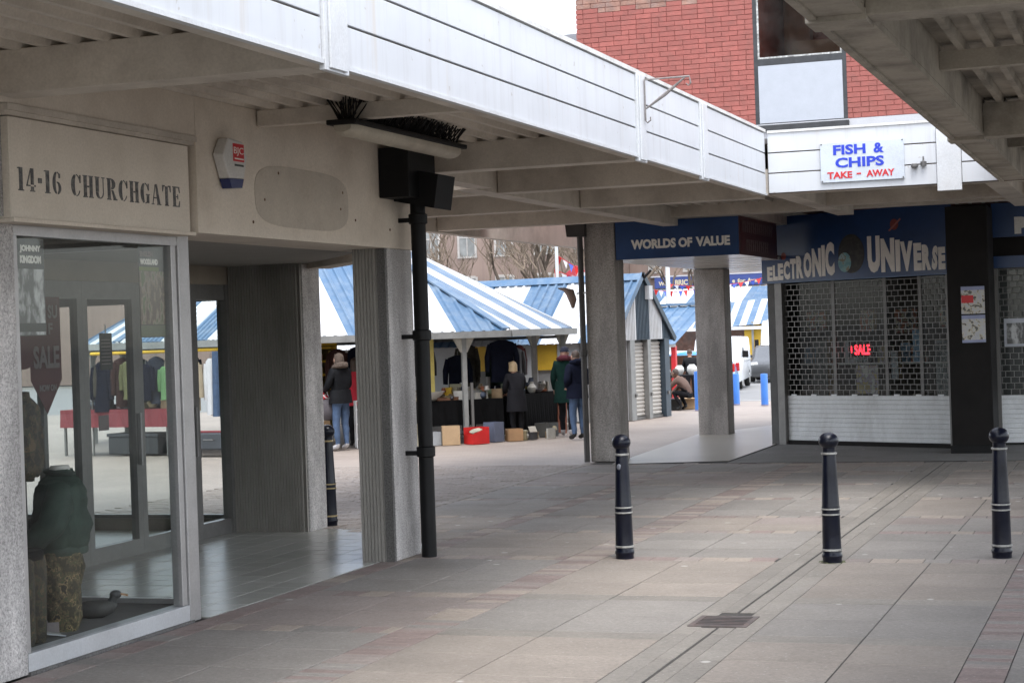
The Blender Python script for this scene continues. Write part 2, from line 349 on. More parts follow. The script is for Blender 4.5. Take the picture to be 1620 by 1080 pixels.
colr = {'L': [slab_grey, slab_grey, slab_pink, slab_grey, slab_buff, slab_grey, slab_grey, slab_grey, slab_pink, slab_grey], 'M': [slab_grey, slab_buff, slab_grey, slab_buff, slab_grey, slab_buff, slab_grey, slab_grey, slab_grey, slab_buff],
        'R': [slab_grey, slab_buff, slab_grey, slab_buff, slab_grey, slab_grey, slab_buff, slab_grey, slab_buff, slab_gritty], 'LL': [slab_grey]*4+[slab_buff, slab_buff, slab_grey, slab_grey, slab_pink, slab_grey], 'RR': [slab_grey]*4+[slab_buff]*3+[slab_grey]*3}
shared = {}
def piece(name, x0, x1, y0, y1, m, gap=.005, tilt=.0022):
    key = (round(x1-x0, 2), round(y1-y0, 2), m.name)
    if key not in shared:
        w, h = (x1-x0)/2-gap, (y1-y0)/2-gap; o = MB().slab(-w, w, -h, h, -.05, 0, .0025).obj(name, m, pv, world=False); shared[key] = o.data
    else: o = link(name, shared[key], None, pv)
    o.location = ((x0+x1)/2, (y0+y1)/2, random.uniform(-.002, .001)); o.rotation_euler = (random.uniform(-tilt, tilt), random.uniform(-tilt, tilt), 0); return o
random.seed(11); bricks = []
for gi, (rows, send) in enumerate(groups):
    for key, cols in (('LL', cLL), ('L', cL), ('M', cM), ('R', cR), ('RR', cRR)):
        if key == 'LL' and gi < 4: continue
        for a, b in zip(rows, rows[1:]):
            for x0, x1 in zip(cols, cols[1:]):
                m = colr[key][gi]
                if random.random() < .07: m = random.choice([slab_grey, slab_buff, slab_pink])
                if key == 'LL' and b < 16.3: continue
                piece('paving_slab', x0, x1, a, b, m)
        x = cols[0]                                     # the narrow course that closes each group
        if key in ('M', 'R', 'RR') and gi < 3:
            for x0, x1 in zip(cols, cols[1:]): piece('paving_strip', x0, x1, rows[-1], send, slab_gritty)
        else:
            while x < cols[-1]-.05:
                x1 = min(x+.218, cols[-1]); bricks.append((x, x1, rows[-1], send, random.choice([paver_pale, paver_red, slab_grey, slab_pink, paver_pale]))); x = x1
for x0, x1 in ((-4.93, -4.60), (-1.09, -.83), (-6.55, -6.33)):
    y = 7.2
    while y < 26.2:
        d = .105 if x0 != -6.55 else .22
        bricks.append((x0, x1, y, y+d, random.choice([paver_red, paver_red, slab_pink, paver_red, slab_grey] if y < 12 or x0 == -1.09 else [paver_red, paver_pale, slab_pink]))); y += d
bricks.sort(key=lambda b: (b[2]-7.5 if b[2] > 9 else 40))
for b in bricks[:296]: piece('paving_brick', *b[:4], b[4], .003, .006)
for m in (paver_red, paver_pale, slab_pink, slab_grey):
    fb = MB()
    for b in bricks[296:]:
        if b[4] is m: fb.slab(b[0]+.003, b[1]-.003, b[2]+.003, b[3]-.003, -.03, random.uniform(-.003, .001), .004)
    if fb.v: tag(fb.obj('far_paving_bricks', m, pv), kind='stuff')
y = 7.2                                                 # the drainage channel
while y < 25.9:
    for x0, x1 in ((-3.05, -2.902), (-2.668, -2.5)): piece('channel_slab', x0, x1, y, y+.9, slab_gritty, .0012, .0004)
    if not 11.9 < y < 12.5:
        for x0, x1 in ((-2.902, -2.795), (-2.775, -2.668)): piece('channel_stone', x0, x1, y, y+.9 if not 11.3 < y < 11.9 else 11.95, slab_gritty, .0012, .0004)
    y += .9
ap = MB(); ap.add([(-5.9, 26.22, .003), (3, 26.22, .003), (3, 31.2, .003), (-5.9, 31.2, .003)], [(0, 1, 2, 3)]); ap.obj('shop_apron', paving('apron_grey', (.17, .165, .155)), pv)
tz = MB().add([(-7.62, 26.2, .004), (-5.95, 26.6, .004), (-5.95, 30.35, .004), (-6.2, 32.3, .004), (-5.9, 36.2, .004), (-7.0, 36.2, .004), (-8.0, 33.2, .004)], [tuple(range(7))]).obj('passage_floor', terrazzo); tag(tz, kind='structure')
gd = thing('drain_grate', 'rusty slotted drain grate set in the paving channel', 'drain', (-2.8, 12.2, 0))
fr_ = MB(); fr_.box((-3.0, 11.98, -.02), (-2.6, 12.01, .005)); fr_.box((-3.0, 12.39, -.02), (-2.6, 12.42, .005)); fr_.box((-3.0, 12.01, -.02), (-2.965, 12.39, .005)); fr_.box((-2.635, 12.01, -.02), (-2.6, 12.39, .005)); fr_.obj('frame', mat('cast_iron', (.10, .085, .08), .6, .25, 9, dirt=(.24, .12, .09), dirt_amt=.25, dirt_scale=6), gd)
for k in range(6): MB().box((-2.965, 12.035+k*.062, .0012), (-2.635, 12.062+k*.062, .0032)).obj('bar', MATS['cast_iron'], gd)
MB().box((-2.964, 12.011, -.002), (-2.636, 12.389, .001)).obj('pit_shade', black_paint, gd)  # thin black sheet, its colour standing in for the shade below the bars
# lobby floor tiles
lf = MB().add([(-14, 9.6, -.012), (-6.56, 9.6, -.012), (-6.56, 15.9, -.012), (-7.97, 17.55, -.012), (-14, 17.55, -.012)], [tuple(range(5))]).obj('lobby_floor', mortar_grey); tag(lf, kind='structure')
tm = None; y = 11.96
while y < 17.4:
    x = -6.565
    while x > -9.2:
        if not (y > 15.9 and x-.3 > -6.56-(y-15.9)):
            if tm is None: o = MB().slab(-.1465, .1465, -.1465, .1465, -.02, 0, .002).obj('floor_tile', tile_mat, lf, world=False); tm = o.data
            else: o = link('floor_tile', tm, None, lf)
            o.location = (x-.15, y+.15, random.uniform(-.001, .001))
        x -= .3
    y += .3
sf = MB().box((-14, 11.9, -.01), (-9.32, 17.5, .0)).obj('shop_floor', mat('shop_vinyl', (.40, .39, .33), .35, .06, 2, bump=0), lf)
# ------------------------------------------------------------------ canopies
def deck(mb, x0, x1, y0, y1, z, pitch=.2):
    """corrugated deck, ribs along Y"""
    pr = []; x = x0
    while x < x1:
        pr += [(x, z+.055), (x+.115, z+.055), (x+.135, z), (x+.18, z)]; x += pitch
    pr = [(min(a, x1), b) for a, b in pr]
    n = len(pr); b = len(mb.v)
    mb.v += [Vector((a, y0, c)) for a, c in pr]+[Vector((a, y1, c)) for a, c in pr]
    mb.f += [(b+i, b+n+i, b+n+i+1, b+i+1) for i in range(n-1)]
    return mb
can = thing('walkway_canopy', 'long white boarded canopy over the left shops, running back from the camera', 'canopy', (-5.4, 14, 0))
XF = -4.21
deck(MB(), -6.6, XF-.02, 4.5, 18.0, 3.75).obj('roof_deck', canopy_paint, can)
deck(MB(), -9.9, XF-.02, 18.0, 26.9, 3.75).obj('roof_deck', canopy_paint, can)
MB().box((-6.62, 4.5, 4.10), (XF-.1, 18.0, 4.16)).box((-9.9, 18.002, 4.10), (XF-.1, 21.4, 4.16)).box((-9.9, 21.4, 4.10), (-4.3, 26.9, 4.16)).obj('roof_sheet', mat('felt_roof', (.2, .2, .2), .9), can)
def xbeam(x0, x1, y, w, z0, z1, par, m): MB().box((x0, y, z0), (x1, y+w, z1)).obj('cross_beam', m, par, bevel=.006)
for y in (9.28, 15.9): xbeam(-6.4, XF-.16, y, .24, 3.5, 3.76, can, canopy_paint)
for y in (12.65, 6.2): xbeam(-6.4, XF-.16, y, .1, 3.63, 3.752, can, canopy_paint)
for y in (18.72, 21.75): xbeam(-6.62, XF-.16, y, .26, 3.5, 3.755, can, canopy_paint)
for y in (18.72, 21.75, 24.86): xbeam(-9.74, -6.87, y, .24, 3.5, 3.73, can, canopy_paint)
MB().box((-6.86, 18.02, 3.498), (-6.63, 26.85, 3.76)).obj('long_beam', canopy_paint, can, bevel=.006)
MB().box((-6.42, 16.2, 3.499), (-6.64, 18.01, 3.76)).obj('long_beam', canopy_paint, can)
MB().box((-9.9, 18.02, 3.48), (-9.75, 33.5, 4.2)).obj('edge_beam', canopy_paint, can)
MB().box((XF-.15, 4.5, 3.502), (XF-.03, 21.28, 3.76)).obj('edge_beam', canopy_paint, can)
def boards(par, bays, axis, pl, z0=3.515, h=.222, gap=.014, out=1, top=4.235):
    """three long boards per bay with recessed joints between"""
    for a, b in bays:
        for k in range(3):
            zz = z0+k*(h+gap)
            if axis == 'y': MB().box((pl-.022*out, a, zz), (pl, b, zz+h)).obj('fascia_board', white_board, par, bevel=.003)
            else: MB().box((a, pl, zz), (b, pl+.022, zz+h)).obj('fascia_board', white_board, par, bevel=.003)
boards(can, [(4.5, 9.12), (9.44, 15.58), (15.86, 17.97), (18.27, 21.28)], 'y', XF)
MB().box((XF-.03, 4.5, 3.5), (XF-.023, 21.28, 4.2)).obj('backing', mat('joint_backing_grey', (.13, .11, .09), .8, dirt=(.25, .17, .1), dirt_amt=.5), can)  # dark grey sheet behind the open joints of the boards
for a, b in ((9.12, 9.44), (15.58, 15.86), (17.97, 18.27)): MB().box((XF-.02, a+.004, 3.455), (XF+.02, b-.004, 4.235)).box((XF+.02, a+.05, 3.47), (XF+.034, b-.05, 4.22)).obj('joint_cover', white_trim, can, bevel=.004)
MB().box((XF-.06, 4.5, 4.225), (XF+.012, 9.13, 4.262)).box((XF-.06, 9.13, 4.223), (XF+.012, 15.7, 4.26)).box((XF-.06, 15.7, 4.226), (XF+.012, 21.3, 4.258)).obj('capping', mat('capping_white', (.66, .66, .64), .5, .08, 5, dirt=(.36, .33, .3), dirt_amt=.55, dirt_scale=4), can)
MB().box((XF-.03, 4.5, 3.488), (XF+.014, 9.12, 3.512)).box((XF-.03, 9.44, 3.488), (XF+.014, 15.58, 3.512)).box((XF-.03, 15.86, 3.488), (XF+.014, 17.97, 3.512)).box((XF-.03, 18.27, 3.488), (XF+.014, 21.28, 3.512)).obj('drip_edge', white_trim, can)

cc = thing('shopfront_canopy', 'white boarded canopy over the shuttered shops at the far end', 'canopy', (-2.6, 24, 0))
YF = 21.3
boards(cc, [(XF+.03, -2.26), (-1.98, -.2), (-.2, 2.6)], 'x', YF)
MB().box((XF+.02, YF+.023, 3.5), (2.6, YF+.03, 4.12)).obj('backing', MATS['joint_backing_grey'], cc)
MB().box((-2.255, YF-.022, 3.43), (-1.985, YF+.02, 4.13)).obj('joint_cover', white_trim, cc, bevel=.004)
MB().box((XF+.03, YF-.014, 4.21), (2.6, YF+.05, 4.24)).obj('capping', MATS['capping_white'], cc)
MB().box((XF-.02, YF+.035, 3.502), (2.6, YF+.2, 3.8)).obj('edge_beam', canopy_paint, cc)
deck(MB(), -4.2, 2.6, YF+.2, 29.6, 3.76).obj('roof_deck', canopy_paint, cc)
MB().box((-4.29, YF+.1, 4.102), (2.6, 27.0, 4.162)).obj('roof_sheet', MATS['felt_roof'], cc)
MB().box((-8.1, 26.35, 3.6), (2.6, 26.72, 3.86)).obj('cross_beam', canopy_paint, cc, bevel=.006)
for y in (24.0,): xbeam(-4.05, 2.6, y, .24, 3.502, 3.757, cc, canopy_paint)
MB().box((-4.19, YF+.21, 3.5), (-3.96, 26.3, 3.757)).obj('long_beam', canopy_paint, cc)
MB().box((-1.75, YF+.22, 3.5), (-1.5, 26.3, 3.757)).obj('long_beam', canopy_paint, cc)

rc = thing('dark_canopy', 'stained canopy seen from below at the upper right, with ribbed deck and beams', 'canopy', (0, 14, 0))
XR = -1.55
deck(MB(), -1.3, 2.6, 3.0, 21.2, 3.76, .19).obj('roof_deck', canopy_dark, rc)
MB().box((XR, 3.0, 4.1), (2.6, 21.25, 4.16)).obj('roof_sheet', MATS['felt_roof'], rc)
for a, b in ((3.0, 9.1), (9.4, 15.7), (15.95, 21.2)):
    for k in range(3): MB().box((XR-.002, a, 3.52+k*.236), (XR+.02, b, 3.742+k*.236)).obj('fascia_board', white_board, rc, bevel=.003)
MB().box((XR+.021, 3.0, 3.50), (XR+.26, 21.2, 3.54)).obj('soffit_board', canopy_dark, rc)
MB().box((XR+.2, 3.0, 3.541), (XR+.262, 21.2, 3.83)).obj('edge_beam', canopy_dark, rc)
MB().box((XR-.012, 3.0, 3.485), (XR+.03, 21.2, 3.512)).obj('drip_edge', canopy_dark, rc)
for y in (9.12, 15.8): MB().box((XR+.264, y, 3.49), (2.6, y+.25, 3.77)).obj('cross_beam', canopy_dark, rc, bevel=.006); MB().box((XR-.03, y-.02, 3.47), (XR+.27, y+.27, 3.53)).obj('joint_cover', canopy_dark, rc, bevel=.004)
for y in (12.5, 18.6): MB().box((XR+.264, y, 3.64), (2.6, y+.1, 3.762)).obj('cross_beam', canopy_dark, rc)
# ------------------------------------------------------------------ corner shop on the left
shop = thing('corner_shop', 'cream walled corner shop with stencilled sign, big display window and glazed lobby', 'shop', (-6.6, 13, 0))
def P(name, m, *boxes, par=None, bevel=0):
    mb = MB()
    for a, b in boxes: mb.box(a, b)
    return mb.obj(name, m, par or shop, bevel=bevel)
P('pilaster', granite_pale, ((-7.05, 8.9, 0), (-6.58, 9.68, 3.49)), bevel=.008)
P('wall', cream, ((-6.95, 11.70, 2.785), (-6.41, 15.72, 3.76)), ((-6.95, 8.9, 3.47), (-6.412, 11.699, 3.76)), bevel=.004)
board = P('sign_board', cream_board, ((-6.7, 9.47, 2.79), (-6.45, 11.655, 3.40)), bevel=.003)
P('board_lip', canopy_paint, ((-6.6, 9.4, 3.405), (-6.425, 11.7, 3.43)), ((-6.6, 9.4, 3.43), (-6.4, 11.7, 3.468)))
P('board_trim', cream, ((-6.6, 9.47, 2.765), (-6.43, 11.70, 2.788)))
P('pilaster_gap', granite_pale, ((-6.75, 9.4, 2.8), (-6.5, 9.468, 3.40)))
def seg(cx, cy, ro, ri, a0, a1, n=9, ci=None):
    cxi, cyi = ci or (cx, cy); o = [(cx+ro[0]*math.cos(R(a0+(a1-a0)*i/n)), cy+ro[1]*math.sin(R(a0+(a1-a0)*i/n))) for i in range(n+1)]
    q = [(cxi+ri[0]*math.cos(R(a0+(a1-a0)*i/n)), cyi+ri[1]*math.sin(R(a0+(a1-a0)*i/n))) for i in range(n+1)]
    return [[o[i], o[i+1], q[i+1], q[i]] for i in range(n)]
def rc_(x0, y0, x1, y1): return [[(x0, y0), (x1, y0), (x1, y1), (x0, y1)]]
def stem(x0, x1, y0=0, y1=1): return rc_(x0, y0+.05, x1, y1-.05)+rc_(x0-.06, y1-.05, x1+.06, y1)+rc_(x0-.06, y0, x1+.06, y0+.05)
cres = seg(.42, .5, (.40, .5), (.13, .44), 108, 252, 10, (.44, .5))
GL = {'C': (cres+seg(.42, .5, (.36, .5), (.30, .45), 25, 88)+seg(.42, .5, (.36, .5), (.30, .45), 272, 330)+rc_(.70, .62, .80, .97), .86),
      'H': (stem(.08, .33)+stem(.56, .81)+rc_(.37, .46, .52, .54), .9),
      'U': (rc_(.08, .3, .33, .95)+rc_(.02, .95, .39, 1)+rc_(.68, .28, .74, .95)+rc_(.58, .95, .84, 1)+seg(.41, .3, (.33, .3), (.10, .22), 182, 262)+seg(.41, .3, (.33, .3), (.26, .24), 275, 355), .9),
      'R': (stem(.08, .33)+seg(.36, .74, (.40, .26), (.10, .2), -80, 85, 9)+[[(.40, .46), (.56, .46), (.82, .06), (.58, .06)]]+rc_(.56, 0, .9, .06), .92),
      'G': (cres+seg(.42, .5, (.36, .5), (.30, .45), 25, 88)+seg(.42, .5, (.36, .5), (.30, .45), 272, 310)+rc_(.70, .64, .80, .97)+rc_(.58, .04, .80, .42)+rc_(.52, .42, .86, .47), .9),
      'A': ([[(.12, .05), (.18, .05), (.40, .93), (.36, .98)], [(.58, .05), (.84, .05), (.56, 1), (.40, 1)]]+rc_(.03, 0, .27, .05)+rc_(.52, 0, .92, .05)+rc_(.25, .30, .55, .36), .94),
      'T': (rc_(.30, .05, .55, .95)+rc_(.24, 0, .61, .05)+rc_(.02, .93, .27, 1)+rc_(.58, .93, .83, 1)+[[(.02, .93), (.02, .68), (.08, .68), (.16, .93)], [(.83, .93), (.69, .93), (.77, .68), (.83, .68)]], .88),
      'E': (stem(.08, .33)+rc_(.37, .94, .70, 1)+rc_(.37, 0, .70, .06)+rc_(.37, .47, .52, .53)+[[(.70, 1), (.58, .94), (.68, .70), (.74, .70)], [(.70, 0), (.74, .30), (.68, .30), (.58, .06)]]+rc_(.5, .38, .56, .62), .84),
      '1': (rc_(.14, .05, .40, .95)+rc_(.06, 0, .48, .05)+[[(.14, .95), (.02, .93), (.02, .98), (.14, 1)], [(.14, .95), (.40, .95), (.40, 1), (.14, 1)]], .54),
      '4': (rc_(.36, .05, .58, .22)+rc_(.36, .30, .58, 1)+rc_(.30, 0, .66, .05)+[[(.02, .24), (.10, .24), (.38, .92), (.34, 1)]]+rc_(.02, .22, .33, .28)+rc_(.61, .22, .72, .29), .78),
      '-': (rc_(.03, .40, .32, .62), .38), '6': (seg(.36, .5, (.34, .5), (.11, .44), 100, 258, 10)+seg(.38, .28, (.30, .28), (.10, .22), -85, 100, 9)+seg(.36, .5, (.3, .5), (.24, .45), 40, 85)+rc_(.5, .72, .62, .92), .76), ' ': ([], .50)}
word = '14-16 CHURCHGATE'; adv = sum(GL[c][1]+.1 for c in word); sc_x = 2.0/adv; H_ = .142; x = 0; lt = MB()
for c in word:
    for q in GL[c][0]:
        lt.prism([(-6.4495, 9.545+(x+a)*sc_x, 2.958+b*H_) for a, b in q], (.002, 0, 0))
    x += GL[c][1]+.1
tag(lt.obj('lettering', stencil, board, fix=True), 'black stencilled lettering reading 14-16 CHURCHGATE')
# painted-over patch and screw holes on the cream wall
ov = [(-6.409, 13.45+.86*math.copysign(abs(math.cos(t))**.5, math.cos(t)), 3.12+.24*math.copysign(abs(math.sin(t))**.6, math.sin(t))) for t in [2*math.pi*k/40 for k in range(40)]]
MB().prism(ov, (.003, 0, 0)).obj('painted_patch', mat('patch_paint', (.52, .465, .395), .8, .08, 3, dirt=(.36, .3, .24), dirt_amt=.4, dirt_scale=4), shop, fix=True)
rust = mat('rust_stain', (.12, .06, .03), .9); hole = None
for yy, zz in ((12.75, 3.08), (14.15, 3.08), (14.45, 3.0), (13.0, 3.3), (14.2, 3.22), (12.55, 2.9), (15.2, 2.95)):
    if hole is None: o = MB().lathe([(.012, 0), (.012, .004)], 8).obj('screw_hole', rust, shop, world=False); hole = o.data
    else: o = link('screw_hole', hole, None, shop)
    o.location = PM[shop.name].inverted() @ Vector((-6.4085, yy, zz)); o.rotation_euler = (0, R(90), 0)
# display window
P('window_sill', alu_pale, ((-6.72, 9.69, .012), (-6.585, 11.70, .125)), bevel=.004)
P('sill_plinth', granite_dark, ((-6.75, 9.69, -.02), (-6.575, 11.75, .012)))
P('window_frame', alu, ((-6.66, 9.69, 2.70), (-6.59, 11.70, 2.764)), ((-6.66, 9.69, .126), (-6.60, 9.74, 2.70)))
P('window_post', alu, ((-6.68, 11.63, .126), (-6.60, 11.70, 2.764)), ((-6.72, 11.705, 0), (-6.585, 11.86, 2.784)), bevel=.004)
P('window_pane', pane_glass, ((-6.636, 9.741, .126), (-6.63, 11.629, 2.699)))
P('side_pane', door_glass, ((-9.2, 11.80, .16), (-6.73, 11.806, 2.699)))
P('side_rail', alu, ((-9.25, 11.775, .0), (-6.73, 11.83, .155)), ((-9.25, 11.775, 2.70), (-6.73, 11.83, 2.764)))
P('display_floor', mat('grey_carpet', (.115, .11, .105), .95, .15, 6), ((-8.2, 9.69, 0), (-6.73, 11.77, .12)))
P('display_wall', mat('display_lining', (.28, .27, .255), .8), ((-8.3, 9.0, 0), (-8.21, 11.77, 2.78)), ((-8.2, 9.0, .0), (-6.7, 9.685, 2.78)))
P('lobby_ceiling', mat('lobby_ceiling', (.33, .31, .28), .8, .06), ((-14, 8.9, 2.79), (-8.3, 17.55, 2.9)), ((-8.299, 8.9, 2.79), (-6.951, 15.7, 2.9)))
MB().prism([(-8.299, 15.701, 2.79), (-6.951, 15.701, 2.79), (-8.299, 17.55, 2.79)], (0, 0, .11)).obj('lobby_ceiling', MATS['lobby_ceiling'], shop, fix=True)
P('lobby_fascia', mat('lobby_fascia', (.30, .26, .21), .7, .08), ((-9.33, 11.84, 2.60), (-9.2, 17.4, 2.788)))
# the frontage carries on towards the camera, out of the frame
P('wall', cream, ((-6.95, 3.0, 2.785), (-6.413, 8.899, 3.76))); P('window_sill', alu_pale, ((-6.75, 3.0, 0), (-6.585, 8.89, .16))); P('window_post', alu, ((-6.7, 5.9, .161), (-6.6, 6.0, 2.784)))
P('window_pane', pane_glass, ((-6.64, 3.0, .161), (-6.634, 5.899, 2.784))); P('window_pane', pane_glass, ((-6.64, 6.001, .161), (-6.634, 8.89, 2.784))); P('display_wall', MATS['display_lining'], ((-8.3, 3.0, 0), (-8.2, 8.99, 2.784))); P('display_ceiling', MATS['lobby_ceiling'], ((-8.3, 3.0, 2.79), (-6.951, 8.89, 2.9))); P('pilaster', granite_pale, ((-7.05, 2.5, 0), (-6.58, 2.99, 3.49)))
P('upper_wall', brick_old, ((-14, 3.0, 2.91), (-8.31, 8.89, 3.79)))
# lobby doors and glazing along the back
ys = [11.84, 13.3, 14.58, 15.53, 16.62, 17.46]
for a, b in zip(ys, ys[1:]):
    d = P('glazed_door' if a > 14 else 'glazed_screen', alu_dark, ((-9.29, a+.001, .0), (-9.21, b-.001, .15)), ((-9.29, a+.001, 2.44), (-9.21, b-.001, 2.598)), ((-9.29, a+.001, .15), (-9.21, a+.085, 2.44)), ((-9.29, b-.085, .15), (-9.21, b-.001, 2.44)))
    P('pane', door_glass, ((-9.253, a+.086, .15), (-9.247, b-.086, 2.44)), par=d)
    if 14 < a < 16: P('handle', alu, ((-9.2, b-.06, .85), (-9.17, b-.03, 1.35)), par=d)
xs = [-14, -12.8, -11.6, -10.4, -9.3]
for a, b in zip(xs, xs[1:]):
    d = P('rear_window', alu_dark, ((a+.001, 17.46, .13), (b-.001, 17.53, .17)), ((a+.001, 17.46, 2.44), (b-.001, 17.53, 2.59)), ((a+.001, 17.46, .17), (a+.04, 17.53, 2.44)), ((b-.04, 17.46, .17), (b-.001, 17.53, 2.44)))
    P('pane', door_glass, ((a+.041, 17.493, .17), (b-.041, 17.498, 2.44)), par=d)
P('rear_sill', mat('sill_stone', (.22, .195, .165), .7), ((-14, 17.42, .001), (-9.3, 17.56, .129)))
P('rear_fascia', MATS['lobby_fascia'], ((-14, 17.4, 2.60), (-9.34, 17.56, 2.788)))
P('side_wall', MATS['display_lining'], ((-14.1, 8.9, 0), (-14.0, 17.56, 2.785)), ((-14, 8.9, 0), (-8.31, 9.0, 2.785)))
MB().prism([(-8.34, 17.52, 2.735), (-6.72, 15.71, 2.735), (-6.5, 15.725, 2.735), (-8.2, 17.78, 2.735)], (0, 0, .76)).obj('soffit_beam', cream, shop, fix=True)
P('soffit_beam', cream, ((-14, 17.565, 2.735), (-8.35, 17.78, 3.5)))
# upper storey, set back above the canopy
up_ = P('upper_wall', brick_old, ((-14, 3, 3.8), (-7.0, 15.7, 9.0)), ((-14, 15.7, 3.8), (-8.3, 17.95, 9.0)))
for k in range(4): P('upper_window', frame_dark, ((-7.0, 4+k*3.4, 6), (-6.95, 6+k*3.4, 7.8)))
# fluted wall panel: real flutes
def flutes(x0, x1, y, z0, z1, m, name, pitch=.032):
    mb = MB(); n = int((x1-x0)/pitch); pr = []
    for k in range(n): a = x0+k*pitch; pr += [(a, y-.012), (a+pitch*.55, y-.012), (a+pitch*.7, y), (a+pitch*.9, y)]
    pr += [(x1, y-.012), (x1, y+.02), (x0, y+.02)]
    mb.prism([(a, b, z0) for a, b in pr], (0, 0, z1-z0)); return mb.obj(name, m, shop, fix=True)
flutes(-9.18, -8.35, 17.36, 0, 2.79, fluted, 'fluted_panel')
P('column', granite_pale, ((-9.19, 17.381, 0), (-8.335, 17.8, 2.79)), bevel=.006)
P('door_jamb', alu_dark, ((-9.3, 17.30, 0), (-9.185, 17.379, 2.6)))
flutes(-6.73, -6.50, 15.09, 0, 2.785, fluted, 'fluted_panel')
P('column', granite_dark, ((-6.50, 15.085, 0), (-6.42, 15.13, 2.784)), ((-6.74, 15.111, 0), (-6.501, 15.7, 2.784)))
P('column_facing', granite_pale, ((-6.499, 15.131, 0), (-6.415, 15.7, 2.784)), bevel=.006)
# window posters, notices, sale sign
def poster(name, label, x, y0, y1, z0, z1, m, texts):
    t = thing(name, label, 'poster', (x, (y0+y1)/2, z0)); MB().box((x-.003, y0, z0), (x, y1, z1)).obj('sheet', m, t)
    for s, ya, za, w, h, mm in texts: text('lettering', s, mm, t, (x+.001, ya, za), (0, 1, 0), .1, fit=(w, h), bold=.006, depth=.001)
    return t
photo_bw = patch_mat('photo_grey', [G_(.03), G_(.10), G_(.28), G_(.5)], 9, .4, (1, 1, .5), 4, 'LINEAR')
photo_wood = patch_mat('photo_wood', [(.03, .028, .02), (.10, .07, .05), (.20, .15, .10), (.24, .2, .17), (.08, .10, .03)], 11, .4, (1, 1.6, .7), 4, 'LINEAR')
poster_dark = mat('poster_dark', (.035, .037, .033), .4, .2, 3, bump=0); poster_green = mat('poster_green', (.12, .13, .085), .5, .1, 3, bump=0)
t1 = poster('window_poster', 'dark poster headed JOHNNY KINGDOM hung at the left of the display window', -6.66, 9.80, 10.12, 2.08, 2.69, poster_dark, [('JOHNNY', 9.855, 2.60, .23, .05, letter_white), ('KINGDOM', 9.855, 2.535, .23, .05, letter_white)])
MB().box((-6.6595, 9.81, 2.16), (-6.6575, 10.11, 2.50)).obj('picture', photo_bw, t1); MB().box((-6.6593, 9.81, 2.085), (-6.6578, 10.11, 2.105)).obj('picture_strip', photo_bw, t1)
t2 = poster('window_poster', 'tall woodland picture poster headed ENGLISH WOODLAND beside the window post', -6.66, 11.28, 11.625, 2.05, 2.69, poster_dark, [('ENGLISH', 11.30, 2.615, .17, .04, letter_grey), ('WOODLAND', 11.30, 2.56, .24, .042, letter_white)])
MB().box((-6.6595, 11.283, 2.14), (-6.6575, 11.62, 2.515)).obj('picture', photo_wood, t2); MB().box((-6.6594, 11.282, 2.055), (-6.6574, 11.622, 2.135)).obj('band', poster_green, t2); MB().box((-6.6594, 11.282, 2.518), (-6.6574, 11.55, 2.545)).obj('band', mat('poster_olive', (.13, .16, .04), .5, bump=0), t2)
sale_red = mat('sale_red', (.085, .016, .018), .5, .1, 3, bump=0); sale_grey = mat('sale_grey', (.21, .18, .18), .6, bump=0)
st_ = thing('sale_sign', 'dark red SALE NOW ON arrow sign stuck on the lobby glass', 'sign', (-9.2, 14, 1.4))
MB().prism([(-9.205, 13.72, 1.72), (-9.205, 13.96, 1.42), (-9.205, 14.2, 1.72), (-9.205, 14.2, 2.45), (-9.205, 13.72, 2.45)], (.004, 0, 0)).obj('arrow', sale_red, st_, fix=True)
MB().prism([(-9.2, 13.6+.38*math.cos(2*math.pi*k/28), 2.2+.38*math.sin(2*math.pi*k/28)) for k in range(28)], (.004, 0, 0)).obj('disc', sale_red, st_, fix=True)
for s, z, h, w in (('SALE', 1.82, .20, .40), ('NOW ON', 1.62, .06, .26), ('SU', 2.26, .12, .15), ('F', 2.12, .10, .07)): text('lettering', s, sale_grey, st_, (-9.195, 13.76 if h > .15 else 13.84 if h < .08 else 14.0, z), (0, 1, 0), .1, fit=(w, h), bold=.004, depth=.001)
nt = thing('door_notice', 'narrow black opening hours notice hung inside the glazed door', 'notice', (-9.2, 14.95, 1.78)); MB().box((-9.204, 14.84, 1.78), (-9.198, 15.05, 2.12)).obj('panel', poster_dark, nt)
for k in range(8): MB().box((-9.1978, 14.86, 1.83+k*.032), (-9.1968, 15.02, 1.84+k*.032)).obj('text_line', sale_grey, nt)
MB().tube([(-9.2, 14.945, 2.12), (-9.2, 14.945, 2.2)], .006, 6).obj('hook', white_trim, nt)
n2 = thing('door_notice', 'small pale square notice low on the glazed door', 'notice', (-9.2, 14.85, 1.0)); MB().box((-9.204, 14.78, 1.22), (-9.198, 14.95, 1.36)).obj('sheet', sale_grey, n2)
n3 = thing('door_notice', 'grey printed notice on the second glazed door', 'notice', (-9.2, 16.3, 1.3)); MB().box((-9.204, 16.1, 1.32), (-9.198, 16.4, 1.72)).obj('sheet', sale_grey, n3)
for k in range(3): MB().box((-9.197, 16.13, 1.4+k*.1), (-9.196, 16.37, 1.45+k*.1)).obj('text_line', poster_dark, n3)
